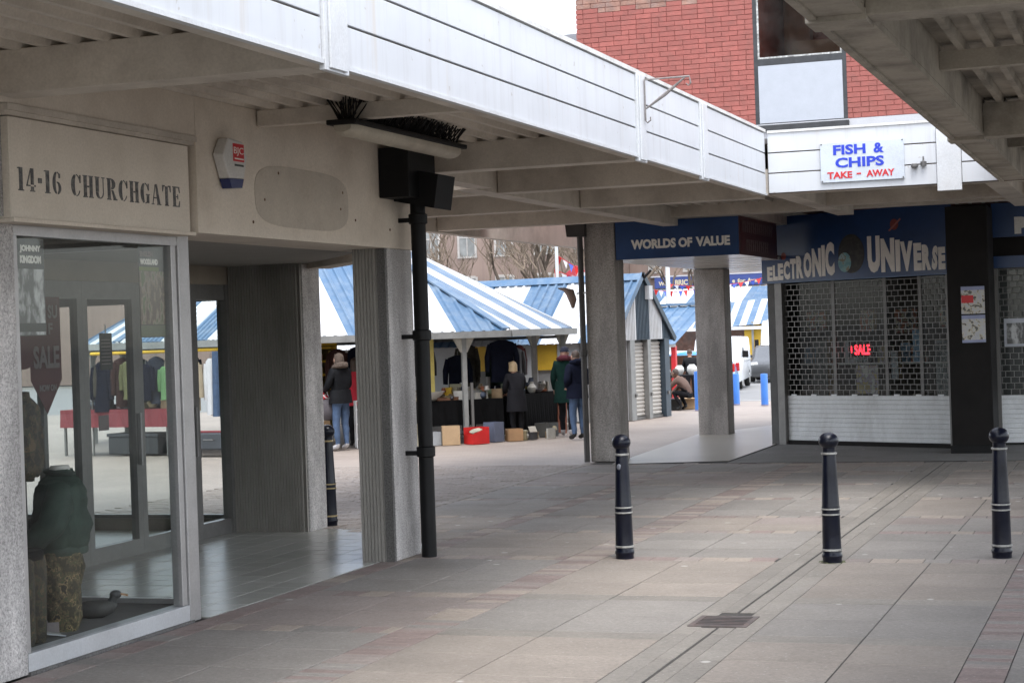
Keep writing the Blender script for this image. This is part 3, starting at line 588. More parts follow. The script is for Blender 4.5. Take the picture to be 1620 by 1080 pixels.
# alarm box
ab = thing('alarm_box', 'white hexagonal burglar alarm box with red BJC label on the cream wall', 'alarm', (-6.41, 12.12, 3.12))
hexa = [(-6.405, 11.93, 3.36), (-6.405, 12.02, 3.485), (-6.405, 12.24, 3.475), (-6.405, 12.31, 3.36), (-6.405, 12.25, 3.20), (-6.405, 12.02, 3.19)]
MB().prism(hexa, (.09, 0, 0)).obj('cover', mat('alarm_white', (.60, .585, .56), .4, .05, 4), ab, bevel=.012, fix=True)
MB().prism([(-6.40, 12.02, 3.188), (-6.40, 12.25, 3.198), (-6.40, 12.22, 3.13), (-6.40, 12.06, 3.12)], (.08, 0, 0)).obj('strobe', mat('strobe_blue', (.02, .03, .12), .25), ab, fix=True)
MB().box((-6.314, 12.08, 3.32), (-6.312, 12.25, 3.45)).obj('label_panel', letter_red, ab)
text('lettering', 'BJC', letter_white, ab, (-6.3115, 12.09, 3.36), (0, 1, 0), .1, fit=(.15, .065), depth=.001); MB().box((-6.3115, 12.1, 3.335), (-6.3105, 12.24, 3.345)).obj('label_line', letter_white, ab); MB().box((-6.314, 12.1, 3.285), (-6.3125, 12.24, 3.3)).obj('label_line', poster_dark, ab)
# strip light with bird spikes
lg = thing('strip_light', 'dusty strip light with dark bird spikes under the left canopy', 'light', (-5.6, 13.6, 3.5))
def ring(y, w, h, zc): return [(-5.6+w*math.cos(t), y, zc+h*math.sin(t)) for t in [math.pi+math.pi*k/8 for k in range(9)]]+[(-5.6+w, y, zc+.02), (-5.6-w, y, zc+.02)]
MB().loft([ring(12.45, .07, .03, 3.55), ring(12.52, .1, .06, 3.55), ring(14.66, .1, .06, 3.55), ring(14.73, .07, .03, 3.55)]).obj('diffuser', mat('dusty_diffuser', (.50, .45, .36), .5, .12, 6, dirt=(.25, .2, .15), dirt_amt=.5), lg, smooth=True, fix=True)
MB().box((-5.72, 12.42, 3.571), (-5.48, 14.76, 3.61)).obj('housing', black_pillar, lg, bevel=.01)
[MB().box((-5.64, y_, 3.61), (-5.56, y_+.1, 3.76)).obj('hanger', black_pillar, lg) for y_ in (13.2, 14.0)]
sp = MB(); random.seed(5)
for k in range(300):
    yy = 12.44+2.28*k/299; lean = (-.085, -.03, .03, .085)[k % 4]+random.uniform(-.015, .015); hgt = random.uniform(.125, .16)*(1.12 if k < 90 else .92)
    a = Vector((-5.6+lean*.3, yy, 3.612)); b = a+Vector((lean, (.035 if k % 2 else -.035)+random.uniform(-.02, .02), hgt))
    sp.tube([a, a.lerp(b, .6), b], [.0055, .005, .0065], 4)
tag(sp.obj('bird_spikes', black_pillar, lg), kind='stuff')
# downpipes
dp = thing('downpipe', 'black iron downpipe with square rainwater head on the shop column', 'pipe', (-6.24, 15.46, 0))
MB().lathe([(.068, 0), (.068, 3.2)], 16, (-6.24, 15.46, 0)).obj('pipe', black_paint, dp, smooth=True)
for z in (.9, 1.95, 3.0): MB().lathe([(.07, z), (.085, z+.01), (.085, z+.09), (.07, z+.1)], 16, (-6.24, 15.46, 0)).obj('collar', black_paint, dp, smooth=True); MB().bar((-6.42, 15.42, z+.04), (-6.28, 15.42, z+.04), .04).obj('bracket', black_paint, dp)
MB().box((-6.405, 14.98, 3.22), (-6.12, 15.62, 3.66)).obj('rainwater_head', black_paint, dp, bevel=.006)
MB().prism([(-6.119, 15.2, 3.46), (-5.93, 15.2, 3.42), (-5.98, 15.2, 3.12), (-6.36, 15.2, 3.2), (-6.36, 15.2, 3.219), (-6.119, 15.2, 3.219)], (0, .42, 0)).obj('spout_box', black_paint, dp, fix=True)
d2 = thing('downpipe', 'slim dark downpipe with perforated head on the far grey column', 'pipe', (-8.17, 26.72, 0))
MB().lathe([(.045, 0), (.045, 3.6)], 12, (-8.145, 26.68, 0)).obj('pipe', mat('old_iron', (.045, .04, .038), .6, .3, 5), d2, smooth=True)
MB().prism([(-8.36, 26.6, 3.70), (-8.05, 26.6, 3.68), (-8.05, 26.6, 3.40), (-8.33, 26.6, 3.41)], (0, .16, 0)).obj('rainwater_head', MATS['old_iron'], d2, fix=True)
MB().bar((-8.22, 26.66, 2.55), (-8.06, 26.66, 2.56), .02).obj('bracket', silver_paint, d2); MB().lathe([(.047, 1.6), (.058, 1.61), (.058, 1.68), (.047, 1.69)], 12, (-8.145, 26.68, 0)).obj('collar', MATS['old_iron'], d2)
ho = thing('loudspeaker', 'small rusty curved arm fixed to the slim downpipe', 'bracket', (-8.28, 26.62, 2.5))
MB().tube([(-8.50, 26.62, 2.64), (-8.40, 26.62, 2.62), (-8.31, 26.62, 2.57), (-8.27, 26.62, 2.45), (-8.27, 26.62, 2.33)], [.008, .03, .07, .06, .02], 10).obj('arm', mat('rusty_brown', (.22, .15, .12), .7, .2, 8), ho, smooth=True); ho.name = 'pipe_ornament'; PM[ho.name] = PM['loudspeaker']
# hanging basket bracket and small fittings
hb = thing('basket_bracket', 'empty wrought iron hanging basket bracket on the white fascia', 'bracket', (-4.17, 15.75, 3.85))
iron = mat('wrought_iron', (.22, .2, .19), .5, .3, 20)
MB().tube([(-4.165, 15.75, 3.82), (-4.165, 15.75, 4.18), (-3.76, 15.75, 4.18), (-3.75, 15.75, 4.12)], .009, 6).obj('frame', iron, hb)
MB().tube([(-4.165, 15.75, 3.92), (-3.98, 15.75, 4.04), (-3.80, 15.75, 4.175)], [.007, .016, .007], 6).obj('twisted_stay', iron, hb)
MB().tube([(-3.75, 15.75, 4.12), (-3.77, 15.75, 4.10), (-3.79, 15.75, 4.12)], .006, 6).obj('hook', iron, hb); MB().tube([(-4.165, 15.75, 3.82), (-4.15, 15.75, 3.80), (-4.12, 15.75, 3.82), (-4.12, 15.75, 3.85)], .007, 6).obj('hook', iron, hb)
fc = thing('takeaway_sign', 'white FISH & CHIPS TAKE - AWAY sign on the boarded canopy', 'sign', (-3.09, 21.26, 3.6))
MB().box((-3.565, 21.27, 3.595), (-2.615, 21.292, 4.05)).obj('panel', sign_white, fc, bevel=.003)
for s, x, z, w, h, m in (('FISH', -3.415, 3.905, .37, .115, letter_blue), ('&', -2.955, 3.905, .115, .115, letter_blue), ('CHIPS', -3.395, 3.757, .555, .115, letter_blue), ('TAKE', -3.49, 3.635, .285, .078, letter_red), ('-', -3.155, 3.67, .05, .018, letter_red), ('AWAY', -3.045, 3.635, .32, .078, letter_red)): text('lettering', s, m, fc, (x, 21.268, z), (1, 0, 0), .1, fit=(w, h), bold=.0035, depth=.002)
for a, b in ((-3.55, 3.61), (-2.63, 3.61), (-3.55, 4.035), (-2.63, 4.035)): MB().box((a-.008, 21.266, b-.008), (a+.008, 21.27, b+.008)).obj('bolt', steel, fc)
cf = thing('cable_fitting', 'two small dark cable fittings right of the takeaway sign', 'fitting', (-2.45, 21.26, 3.72)); MB().lathe([(.03, 0), (.042, .012), (.042, .04), (.03, .05)], 10, (-2.5, 21.265, 3.705)).obj('cap', steel, cf); MB().lathe([(.032, 0), (.035, .05), (.01, .06), (.008, .11)], 10, (-2.4, 21.265, 3.72)).obj('bulb_holder', steel, cf)
# ------------------------------------------------------------------ brick building above the far canopy
bb = thing('brick_building', 'red painted brick building with a boarded window above the far canopy', 'building', (-5, 28, 0))
YB = 27.0; WX0, WX1, WZ0, WZ1 = -5.46, -4.10, 4.86, 7.5
mw = MB(); mw.box((-8.17, YB, 3.87), (WX0, 36, 8.4)).box((WX1, YB, 3.87), (3, 36, 8.4)).box((WX0, YB, 3.87), (WX1, 36, WZ0)).box((WX0, YB, WZ1), (WX1, 36, 8.4)).box((WX0, 29.5, WZ0), (WX1, 36, WZ1)); mw.obj('wall', mortar, bb)
random.seed(21); brk = []; z = 4.945; row = 0
while z < 7.9:
    x = -8.185-(.12 if row % 2 else 0)
    while x < -1.2:
        L = .238 if random.random() < .8 else .118
        a, b = max(x, -8.185), min(x+L-.007, -1.2)
        if b-a > .03:
            segs = [(a, b)]
            if b > WX0 and a < WX1 and z+.06 > WZ0: segs = [(a, min(b, WX0)), (max(a, WX1), b)]
            for s0, s1 in segs:
                if s1-s0 > .03: brk.append((s0, s1, z))
        x += L
    z += .0745; row += 1
brk.sort(key=lambda q: abs(q[0]+5.9)*.8+abs(q[2]-6.15)*1.5)
bmesh_cache = {}
def isold(q): return q[2] > 6.80+.03*math.sin(q[0]*9)+(.1 if q[0] > -6.3 else 0)
for q in brk[:297]:
    w = round(q[1]-q[0], 3); key = (w, isold(q))
    if key not in bmesh_cache:
        o = MB().slab(-w/2, w/2, -.0338, .0338, 0, .012, .003).obj('brick', brick_old if key[1] else brick_red, bb, world=False); bmesh_cache[key] = o.data
    else: o = link('brick', bmesh_cache[key], None, bb)
    o.location = PM[bb.name].inverted() @ Vector(((q[0]+q[1])/2, YB-.002+random.uniform(0, .003), q[2]+.032)); o.rotation_euler = (R(90), random.uniform(-.006, .006), 0)
for old in (False, True):
    rest = MB()
    for q in brk[297:]:
        if isold(q) == old:
            n0 = len(rest.v); rest.slab(q[0], q[1], -.0338, .0338, 0, .012, .003)
            for v in rest.v[n0:]: v.y, v.z = YB-.002-v.z+random.uniform(0, .001), q[2]+.032+v.y
    if rest.v: tag(rest.obj('more_bricks', brick_old if old else brick_red, bb, fix=True), kind='stuff')
MB().box((-8.17, YB-.03, 4.05), (2.9, YB-.001, 4.935)).obj('render_band', render_white, bb)
win = MB().box((WX0, YB-.01, WZ0+.06), (WX0+.06, YB+.06, WZ1)).obj('window', frame_dark, bb)
for a, b in (((WX1-.06, YB-.01, WZ0+.06), (WX1, YB+.06, WZ1)), ((WX0+.06, YB-.012, 5.80), (WX1-.06, YB+.06, 5.90)), ((WX0+.06, YB-.01, 4.90), (WX1-.06, YB+.06, 4.95))): MB().box(a, b).obj('frame_bar', frame_dark, win)
MB().box((WX0-.02, YB-.09, WZ0-.03), (WX1+.02, YB+.05, WZ0+.055)).obj('sill', frame_dark, win, bevel=.006)
MB().box((WX0+.062, YB-.012, 4.952), (WX1-.062, YB+.02, 5.798)).obj('infill_panel', blank_panel, win)
MB().box((WX0+.06, YB+.02, 5.9), (WX1-.06, YB+.026, WZ1)).obj('pane', glass('upper_glass', (.8, .8, .78), 1.0, .03), win)
for a, b in (((WX0+.06, YB-.006, 5.9), (WX0+.085, YB+.019, WZ1)), ((WX1-.085, YB-.006, 5.9), (WX1-.06, YB+.019, WZ1)), ((WX0+.085, YB-.006, 5.9), (WX1-.085, YB+.019, 5.925))): MB().box(a, b).obj('putty_bead', mat('flaking_white', (.5, .5, .48), .7, .5, 25, dirt=(.06, .06, .06), dirt_amt=.9, dirt_scale=14), win)
MB().box((WX0+.1, 29.0, 5.9), (WX0+.5, 29.3, 7.4)).obj('reflection_block', wood, win); MB().box((WX0+.3, 28.5, 5.3), (WX1-.3, 29.2, 6.35)).obj('reflection_block_low', mat('reflection_brown', (.2, .12, .07), .7), win)  # added brown blocks behind the pane, in place of its brown reflection
MB().box((-8.1, 26.73, 0), (-7.62, 27.2, 3.598)).obj('column', concrete_col, bb, bevel=.012)
MB().box((-7.92, 33.0, 0), (-7.36, 33.5, 3.03)).obj('column', concrete_col, bb, bevel=.012)
MB().box((-8.15, 26.75, 3.6), (-5.6, 36, 3.868)).obj('floor_slab', canopy_paint, bb)
slm = None
for k in range(31):
    if slm is None: o = MB().box((-1.09, 0, 0), (1.09, .27, .03)).obj('ceiling_slat', mat('ceiling_white', (.66, .64, .60), .25, .05, 3, bump=0), bb, world=False); slm = o.data
    else: o = link('ceiling_slat', slm, None, bb)
    o.location = PM[bb.name].inverted() @ Vector((-6.83, 26.85+k*.3, 3.035+random.uniform(0, .006)))
MB().box((-7.95, 26.85, 3.075), (-5.72, 36, 3.1)).obj('ceiling_backing', steel, bb)
MB().box((-6.35, 32.3, 0), (-6.12, 32.6, 3.03)).obj('door_post', mat('brown_post', (.20, .125, .105), .6, .15, 5), bb)
# signs over the passage
wv = thing('shop_sign', 'blue WORLDS OF VALUE sign board across the passage entrance', 'sign', (-6.6, 26.75, 3.03))
MB().box((-7.6, 26.729, 3.03), (-5.72, 26.749, 3.595)).obj('panel', sign_blue, wv)
for s, x, w in (('WORLDS', -7.36, .69), ('OF', -6.63, .21), ('VALUE', -6.365, .515)): text('lettering', s, letter_white, wv, (x, 26.726, 3.175), (1, 0, 0), .1, fit=(w, .145), bold=.005, depth=.003)
rs = thing('side_sign', 'dark red side sign with faint lettering facing the shutters', 'sign', (-5.7, 28.2, 3.03))
MB().box((-5.722, 26.75, 3.03), (-5.70, 29.55, 3.6)).obj('panel', sign_red, rs)
for zz, y0, n_ in ((3.37, 26.95, 15), (3.1, 27.2, 11)):
    wt = MB()
    for k in range(n_): wt.box((-5.6995, y0+k*.155, zz), (-5.697, y0+k*.155+.045, zz+.17)).box((-5.6995, y0+k*.155+.05, zz+(.07 if k % 2 else .13)), (-5.6968, y0+k*.155+.11, zz+(.1 if k % 2 else .17)))
    tag(wt.obj('worn_lettering', letter_grey, rs), kind='stuff')
# ------------------------------------------------------------------ shuttered shops
def lt(name, s, m, par, x, y, z, w, h, bold=.006, shear=0):
    me = text_mesh(s, .1, bold=bold, depth=.003, shear=shear); xs = [v.co.x for v in me.vertices]; ys = [v.co.y for v in me.vertices]
    x0, x1, y0, y1 = min(xs), max(xs), min(ys), max(ys)
    for v in me.vertices: v.co.x = (v.co.x-x0)*w/(x1-x0); v.co.y = (v.co.y-y0)*h/(y1-y0)
    me.transform(frame_m((x, y, z), (1, 0, 0))); return link(name, me, m, par)
def L(name, m, par, *boxes, bevel=0):
    mb = MB()
    for a, b in boxes: mb.box(a, b)
    return mb.obj(name, m, par, world=False, bevel=bevel)
def lattice(par, x0, x1, z0, z1, y, cw=.122, ch=.0865):
    n = int((z1-z0)/ch); rod = None
    for k in range(n+1):
        z = z0+k*ch
        if rod is None: o = L('shutter_rod', steel, par, ((x0, y, 0), (x1, y+.010, .010))); rod = o.data
        else: o = link('shutter_rod', rod, None, par)
        o.location = (0, 0, z)
    lk = MB()
    for k in range(n):
        x = x0+(.5*cw if k % 2 else .1*cw)
        while x < x1: lk.box((x, y+.001, z0+k*ch+.0095), (x+.012, y+.009, z0+(k+1)*ch)); x += cw
    tag(lk.obj('shutter_links', steel, par, world=False), kind='stuff')
def slats(par, x0, x1, z0, z1, y, m=shutter_white, pitch=.074):
    k = 0; me = None; z = z0
    while z < z1-.02:
        if me is None:
            o = MB().prism([(x0, y, .001), (x0, y-.005, .010), (x0, y-.005, pitch-.010), (x0, y, pitch-.001), (x0, y+.01, pitch-.001), (x0, y+.01, .001)], (x1-x0, 0, 0)).obj('shutter_slat', m, par, world=False, fix=True); me = o.data
        else: o = link('shutter_slat', me, None, par)
        o.location = (0, 0, z); z += pitch
shutter_glass = glass('shutter_glass', (.8, .83, .83), .5, .01)
eu = thing('shuttered_shop', 'electronics shop behind a grey lattice shutter under a blue starry sign', 'shop', (-5.94, 30.28, 0), R(-26.79))
sg = L('sign_board', sign_blue, eu, ((-.10, -.14, 2.67), (3.47, -.02, 3.74)))
L('sign_edge', mat('sign_edge_pale', (.12, .2, .36), .4), eu, ((-.10, -.145, 2.655), (3.47, -.1, 2.669)))
x = .0; EL = [('E', .125), ('L', .11), ('E', .12), ('C', .145), ('T', .13), ('R', .155), ('O', .18), ('N', .2), ('I', .075), ('C', .2)]
tot = sum(w for c, w in EL); k_ = 1.37/tot; f_ = lambda s: s/1.37
for c, w in EL:
    w *= k_; u = (x+w/2)/1.37; zb = 2.695+.04*u; h = .225+.34*u**1.25
    lt('letter', c, letter_white, sg, x+.015, -.143, zb, w*.93, h, .006 if c != 'I' else .012); x += w
UN = [('U', .25), ('N', .27), ('I', .09), ('V', .24), ('E', .15), ('R', .17), ('S', .12), ('E', .13)]; x = 2.0; k_ = 1.42/sum(w for c, w in UN)
for c, w in UN:
    w *= k_; u = (x+w/2-2.0)/1.42; h = .60-.27*u; lt('letter', c, letter_white, sg, x+.01, -.143, 2.74-.01*u, w*.93, h, .007 if c != 'I' else .014, .2 if c == 'S' else 0); x += w
def disc(name, m, par, cx, cz, rx, rz_, y, th=.003): return MB().prism([(cx+rx*math.cos(2*math.pi*k/32), y, cz+rz_*math.sin(2*math.pi*k/32)) for k in range(32)], (0, -th, 0)).obj(name, m, par, world=False, fix=True)
disc('space_patch', mat('space_black', (.012, .013, .013), .5, .4, 6, dirt=(.09, .08, .06), dirt_amt=.5, dirt_scale=12), sg, 1.70, 3.06, .25, .31, -.141)
disc('globe', patch_mat('globe_paint', [(.13, .30, .34), (.20, .38, .40), (.22, .20, .14), (.30, .44, .46)], 7, .4), sg, 1.57, 2.93, .125, .155, -.145)
disc('planet', mat('planet_red', (.24, .05, .045), .5, .2, 15), sg, 2.52, 3.47, .075, .085, -.141)
MB().prism([(2.41, -.146, 3.38), (2.44, -.146, 3.37), (2.65, -.146, 3.54), (2.63, -.146, 3.56)], (0, -.002, 0)).obj('planet_ring', mat('ring_pink', (.38, .14, .12), .5), sg, world=False, fix=True)
disc('planet', MATS['planet_red'], sg, .36, 3.09, .05, .06, -.141)
L('guide_rail', steel, eu, ((.10, -.08, 0), (.245, .06, 2.66)), bevel=.005); L('guide_rail', steel, eu, ((3.355, -.06, 0), (3.40, .06, 2.66)), bevel=.005)
L('side_pier', mat('dark_grey_pier', (.07, .068, .066), .6, .2, 4), eu, ((-.07, -.05, 0), (.099, .2, 2.66)))
L('bottom_bar', black_pillar, eu, ((.246, -.03, .0), (3.354, .03, .07)))
lattice(eu, .246, 3.354, .80, 2.66, -.01)
slats(eu, .246, 3.354, .07, .79, -.0)
tb = None
for k in range(8): L('slat_clip', shutter_white, eu, ((.33+k*.4, -.014, .80), (.43+k*.4, .004, .825)))
L('window_pane', shutter_glass, eu, ((.12, .16, .0), (3.4, .166, 2.66)))
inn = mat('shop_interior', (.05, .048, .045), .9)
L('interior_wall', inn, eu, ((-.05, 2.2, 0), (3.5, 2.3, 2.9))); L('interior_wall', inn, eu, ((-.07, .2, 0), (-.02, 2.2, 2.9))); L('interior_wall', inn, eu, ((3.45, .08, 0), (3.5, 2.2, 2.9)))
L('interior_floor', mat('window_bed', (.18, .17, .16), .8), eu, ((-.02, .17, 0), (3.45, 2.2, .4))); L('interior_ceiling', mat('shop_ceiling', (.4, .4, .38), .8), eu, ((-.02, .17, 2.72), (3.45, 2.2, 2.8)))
for x in (1.1, 2.1, 2.75): L('mullion', steel, eu, ((x-.03, .15, .4), (x+.03, .2, 2.66)))
box_m = patch_mat('game_box', [(.35, .25, .10), (.28, .08, .05), (.12, .10, .12), (.4, .32, .2), (.05, .05, .06)], 10, .5, (1, 1, 1), 3, 'LINEAR')
inv = PM[eu.name]
def inside(name, label, cat, x, y, z, w, h, m, tilt=0, dpt=.06, fr=None):
    p = inv @ Vector((x, y, z)); t = thing(name, label, cat, p, R(-26.79)+R(tilt)); L('face', m, t, ((-w/2, -.002, 0), (w/2, .001, h))); L('back', fr or cardboard, t, ((-w/2, .002, 0), (w/2, dpt, h))); return t
inside('display_box', 'tilted game carton at the left end behind the lattice shutter', 'box', .5, .5, 1.86, .34, .30, box_m, 20); inside('display_box', 'tilted game carton above the red SALE light', 'box', 1.5, .5, 1.82, .34, .34, box_m, -15); inside('display_box', 'tilted game carton beside the middle shutter post', 'box', 2.25, .5, 1.78, .36, .38, box_m, 25); inside('display_box', 'wide game carton at the right end behind the lattice shutter', 'box', 3.05, .5, 1.86, .42, .30, box_m, -12)
inside('window_poster', 'beige and lilac sale poster below the red SALE light', 'poster', 1.66, .24, .82, .42, .46, patch_mat('sale_poster', [(.42, .38, .30), (.40, .30, .12), (.30, .24, .32), (.5, .47, .42)], 6, .6, (1, 1, 1), 2, 'LINEAR'), 0, .01)
inside('window_poster', 'narrow pale blue poster behind the shutter right of centre', 'poster', 2.62, .24, 1.32, .17, .5, mat('poster_pale_blue', (.22, .32, .45), .5), 0, .01)
inside('display_stand', 'pale goods stand at the left behind the shutter', 'stand', .55, .5, .4, .30, 1.3, mat('stand_grey', (.16, .155, .145), .7, .3, 6), 0, .2); inside('display_stand', 'cluttered silver goods stand at the right behind the shutter', 'stand', 3.0, .5, .4, .45, 1.2, patch_mat('silver_goods', [G_(.05), G_(.14), G_(.32), G_(.08)], 12, .4, (1, 1, 1), 3, 'LINEAR'), 0, .2)
inside('goods_box', 'small white carton standing behind the middle of the shutter', 'box', 2.08, .4, 1.05, .13, .45, mat('carton_white', (.42, .42, .44), .6, .3, 12), 0, .1)
led = thing('led_sign', 'glowing red LED sign reading SALE behind the lattice shutter', 'sign', inv @ Vector((1.45, .22, 1.42)), R(-26.79)); L('case', black_pillar, led, ((-.12, .005, -.03), (.36, .03, .24)))
lt('lettering', 'SALE', emit('led_red', (1, .015, .03), 2.5), led, .0, -.002, .03, .30, .16, .002); L('led_bar', MATS['led_red'], led, ((-.07, -.003, .06), (-.055, .0, .17)))
# black pillar and the next shop
bp = thing('black_pillar', 'tall black pillar between the two shuttered shops', 'pillar', (-2.54, 27.9, 0)); MB().box((-2.84, 27.66, 0), (-2.24, 28.6, 3.62)).obj('shaft', black_pillar, bp, bevel=.01); MB().box((-2.86, 27.64, 0), (-2.22, 28.62, .12)).obj('plinth', black_paint, bp, bevel=.006)
po = thing('pillar_poster', 'white leaflet poster stuck on the black pillar', 'poster', (-2.47, 27.65, 1.62))
leaf = patch_mat('leaflet_print', [(.30, .31, .36), (.46, .46, .48), (.50, .50, .46), (.46, .40, .30), (.10, .10, .10)], 16, .4, (1, 1, 1), 3, 'LINEAR'); pb = mat('leaflet_blue', (.30, .33, .50), .5)
for z in (1.62, 2.04): MB().box((-2.645, 27.648, z), (-2.31, 27.656, z+.40)).obj('sheet', leaf, po); MB().box((-2.645, 27.645, z+.345), (-2.31, 27.6475, z+.40)).obj('heading', pb, po)
MB().box((-2.64, 27.645, 2.2), (-2.47, 27.6475, 2.31)).obj('red_panel', letter_red, po); MB().box((-2.645, 27.645, 1.62), (-2.31, 27.6475, 1.66)).obj('footer', pb, po)
s2 = thing('shuttered_shop', 'shop with blue sign and grey shutter at the right edge, beyond the black pillar', 'shop', (-2.3, 29.3, 0))
sb2 = L('sign_board', sign_blue, s2, ((.0, -.12, 3.2), (4.6, -.02, 3.72))); lt('letter', 'P', letter_white, sb2, .34, -.123, 3.24, .2, .26, .012)
L('sign_lower', sign_blue, s2, ((.0, -.10, 2.73), (4.6, -.02, 2.91))); L('sign_gap', black_pillar, s2, ((.0, -.05, 2.911), (4.6, -.021, 3.199)))
L('guide_rail', steel, s2, ((.0, -.06, 0), (.06, .06, 2.72))); lattice(s2, .061, 4.5, .77, 2.72, -.01, .128, .092); slats(s2, .061, 4.5, .04, .76, 0); L('window_pane', shutter_glass, s2, ((.06, .14, .0), (4.5, .146, 2.72)))
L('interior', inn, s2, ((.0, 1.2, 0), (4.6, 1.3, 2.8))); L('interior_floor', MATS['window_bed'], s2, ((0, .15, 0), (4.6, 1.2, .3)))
a4 = thing('shutter_poster', 'landscape photo poster on the shutter at the right edge', 'poster', (-2.1, 29.27, 1.9)); MB().box((-2.17, 29.272, 1.52), (-1.4, 29.284, 1.95)).obj('sheet', mat('poster_white', (.5, .52, .58), .5), a4); MB().box((-2.13, 29.268, 1.56), (-1.42, 29.271, 1.88)).obj('picture', photo_bw, a4)
MB().box((-5.95, 31.2, 0), (3, 36, 3.59)).obj('shop_block', mat('dark_block', (.10, .085, .075), .8), bb); 
# ------------------------------------------------------------------ bollards
def bollard(label, loc, rz, ring_m, group):
    t = thing('bollard', label, 'bollard', (0, 0, 0), 0, group)
    MB().lathe([(.079, 0), (.079, .035), (.085, .045), (.085, .065), (.078, .075), (.08, .10), (.078, .12), (.0735, .38), (.077, .395), (.073, .42), (.077, .445), (.072, .47), (.062, .72), (.056, .90), (.052, .945), (.054, .955)]+[(.083*math.cos(a), 1.008+.072*math.sin(a)) for a in [R(-42+132*i/11) for i in range(12)]][:-1]+[(.003, 1.08)], 24).obj('shaft', bollard_paint, t, True, False)
    for r, z, h in ((.082, .105, .022), (.0785, .40, .017), (.0775, .445, .017), (.064, .905, .02)): MB().lathe([(r-.008, z-h/2), (r+.002, z-h*.3), (r+.003, z+h*.3), (r-.008, z+h/2)], 24).obj('ring', ring_m, t, True, False)
    return t
b0 = bollard('nearest left of the three navy bollards, with a worn pale patch on its shaft', 0, 0, silver_paint, 'navy bollards across the walkway')
b0.location = (-4.41, 15.47, 0)
b1 = dup(b0, (-2.58, 15.33, 0), R(40), 'middle one of the three navy bollards, moss at its foot'); b2 = dup(b0, (-1.24, 15.72, 0), R(110), 'right one of the three navy bollards, in front of the black pillar')
b2.rotation_euler = (0, R(-1.2), R(110))
MB().ball((0, 0, 0), .03, 10, 6, (.6, .25, 1)).jitter(.006, 30).obj('worn_patch', mat('bare_primer', (.16, .17, .2), .5, .2, 30), b0, True, False).location = (-.012, -.0575, .80)
MB().lathe([(.105, -.004), (.11, .003), (.02, .006)], 28).jitter(.022, 14).obj('base_ring', mat('moss', (.075, .085, .035), .95, .4, 30, dirt=(.16, .15, .12), dirt_amt=.9, dirt_scale=12), b1, world=False)
b3 = bollard('black bollard with dull gold rings, half hidden behind the fluted shop wall', 0, 0, gold_paint, 'navy bollards across the walkway'); b3.location = (-8.385, 17.97, 0); b3['group'] = 'single bollard'; del b3['group']
for i, (x, y, h, lb) in enumerate(((-9.89, 45.3, .78, 'bright blue round bollard just right of the grey passage column'), (-9.04, 44.65, .78, 'bright blue round bollard beside the shutter pier, rightmost of the blue ones'), (-10.21, 42.6, .93, 'bright blue round bollard half hidden left of the passage column'))):
    t = thing('blue_bollard', lb, 'bollard', (x, y, 0), 0, 'blue bollards at the market road')
    MB().lathe([(.088, 0), (.088, h-.03), (.08, h-.005), (.02, h)], 20).obj('post', mat('bollard_blue', (.055, .20, .62), .4, .08, 4), t, True, False); MB().lathe([(.09, 0), (.09, .03)], 20).obj('foot', mat('worn_blue', (.2, .22, .4), .7), t, True, False)
# ------------------------------------------------------------------ the display window: headless dummies, decoy duck
camo = patch_mat('camouflage', [(.04, .034, .02), (.10, .072, .04), (.055, .06, .03), (.20, .14, .075), (.035, .03, .02)], 20, .9, (1, 1, .8), 3)
jacket_green = mat('jacket_green', (.026, .044, .033), .85, .25, 6, bump=.35, bscale=14, grain=.1)
camo_dark = patch_mat('dark_camouflage', [(.02, .018, .012), (.05, .035, .02), (.03, .033, .018), (.085, .055, .03)], 16, .9, (1, 1, .8), 3)
def ell(cx, cy, cz, rx, ry, n=18, f=0, seed=0): return [(cx+rx*math.cos(2*math.pi*k/n)*(1+f*noise.noise(Vector((math.cos(2*math.pi*k/n)*2, math.sin(2*math.pi*k/n)*2, cz*9+seed)))), cy+ry*math.sin(2*math.pi*k/n)*(1+f*noise.noise(Vector((math.cos(2*math.pi*k/n)*2+5, math.sin(2*math.pi*k/n)*2, cz*9+seed)))), cz) for k in range(n)]
def jacket(t, m, z0=0, w=1, f=.09):
    pr0 = [(.0, .17, .12), (.03, .19, .135), (.06, .205, .145), (.14, .225, .155), (.25, .225, .15), (.34, .22, .14), (.42, .215, .125), (.455, .185, .115), (.48, .12, .095), (.50, .085, .075), (.54, .075, .07)]
    prof = [tuple(a+(b-a)*f for a, b in zip(pr0[i], pr0[i+1])) for i in range(len(pr0)-1) for f in (0, .34, .67)]+[pr0[-1]]
    j = MB().loft([ell(0, 0, z0+z, a*w, b*w, 40, f, z0) for z, a, b in prof]).jitter(.010, 22).jitter(.007, 48, 3).obj('jacket', m, t, True, False)
    return j
def sleeve(t, m, pts, r, seed=0): MB().tube([Vector(pts[i]).lerp(Vector(pts[i+1]), f) for i in range(len(pts)-1) for f in (0, .25, .5, .75)]+[pts[-1]], [r[i]+(r[i+1]-r[i])*f for i in range(len(pts)-1) for f in (0, .25, .5, .75)]+[r[-1]], 16).jitter(.012, 24, seed).jitter(.008, 50, seed).obj('sleeve', m, t, True, False)
mq = thing('mannequin', 'headless dummy in a dark green jacket and camouflage trousers in the window', 'mannequin', (-6.99, 10.72, .12), R(120)); mq.scale = (1.25, 1.25, 1.02)
jacket(mq, jacket_green, .50)
MB().lathe([(.06, 1.0), (.055, 1.05), (.05, 1.065)], 14).obj('neck', mat('dummy_white', (.5, .48, .45), .6), mq, True, False)
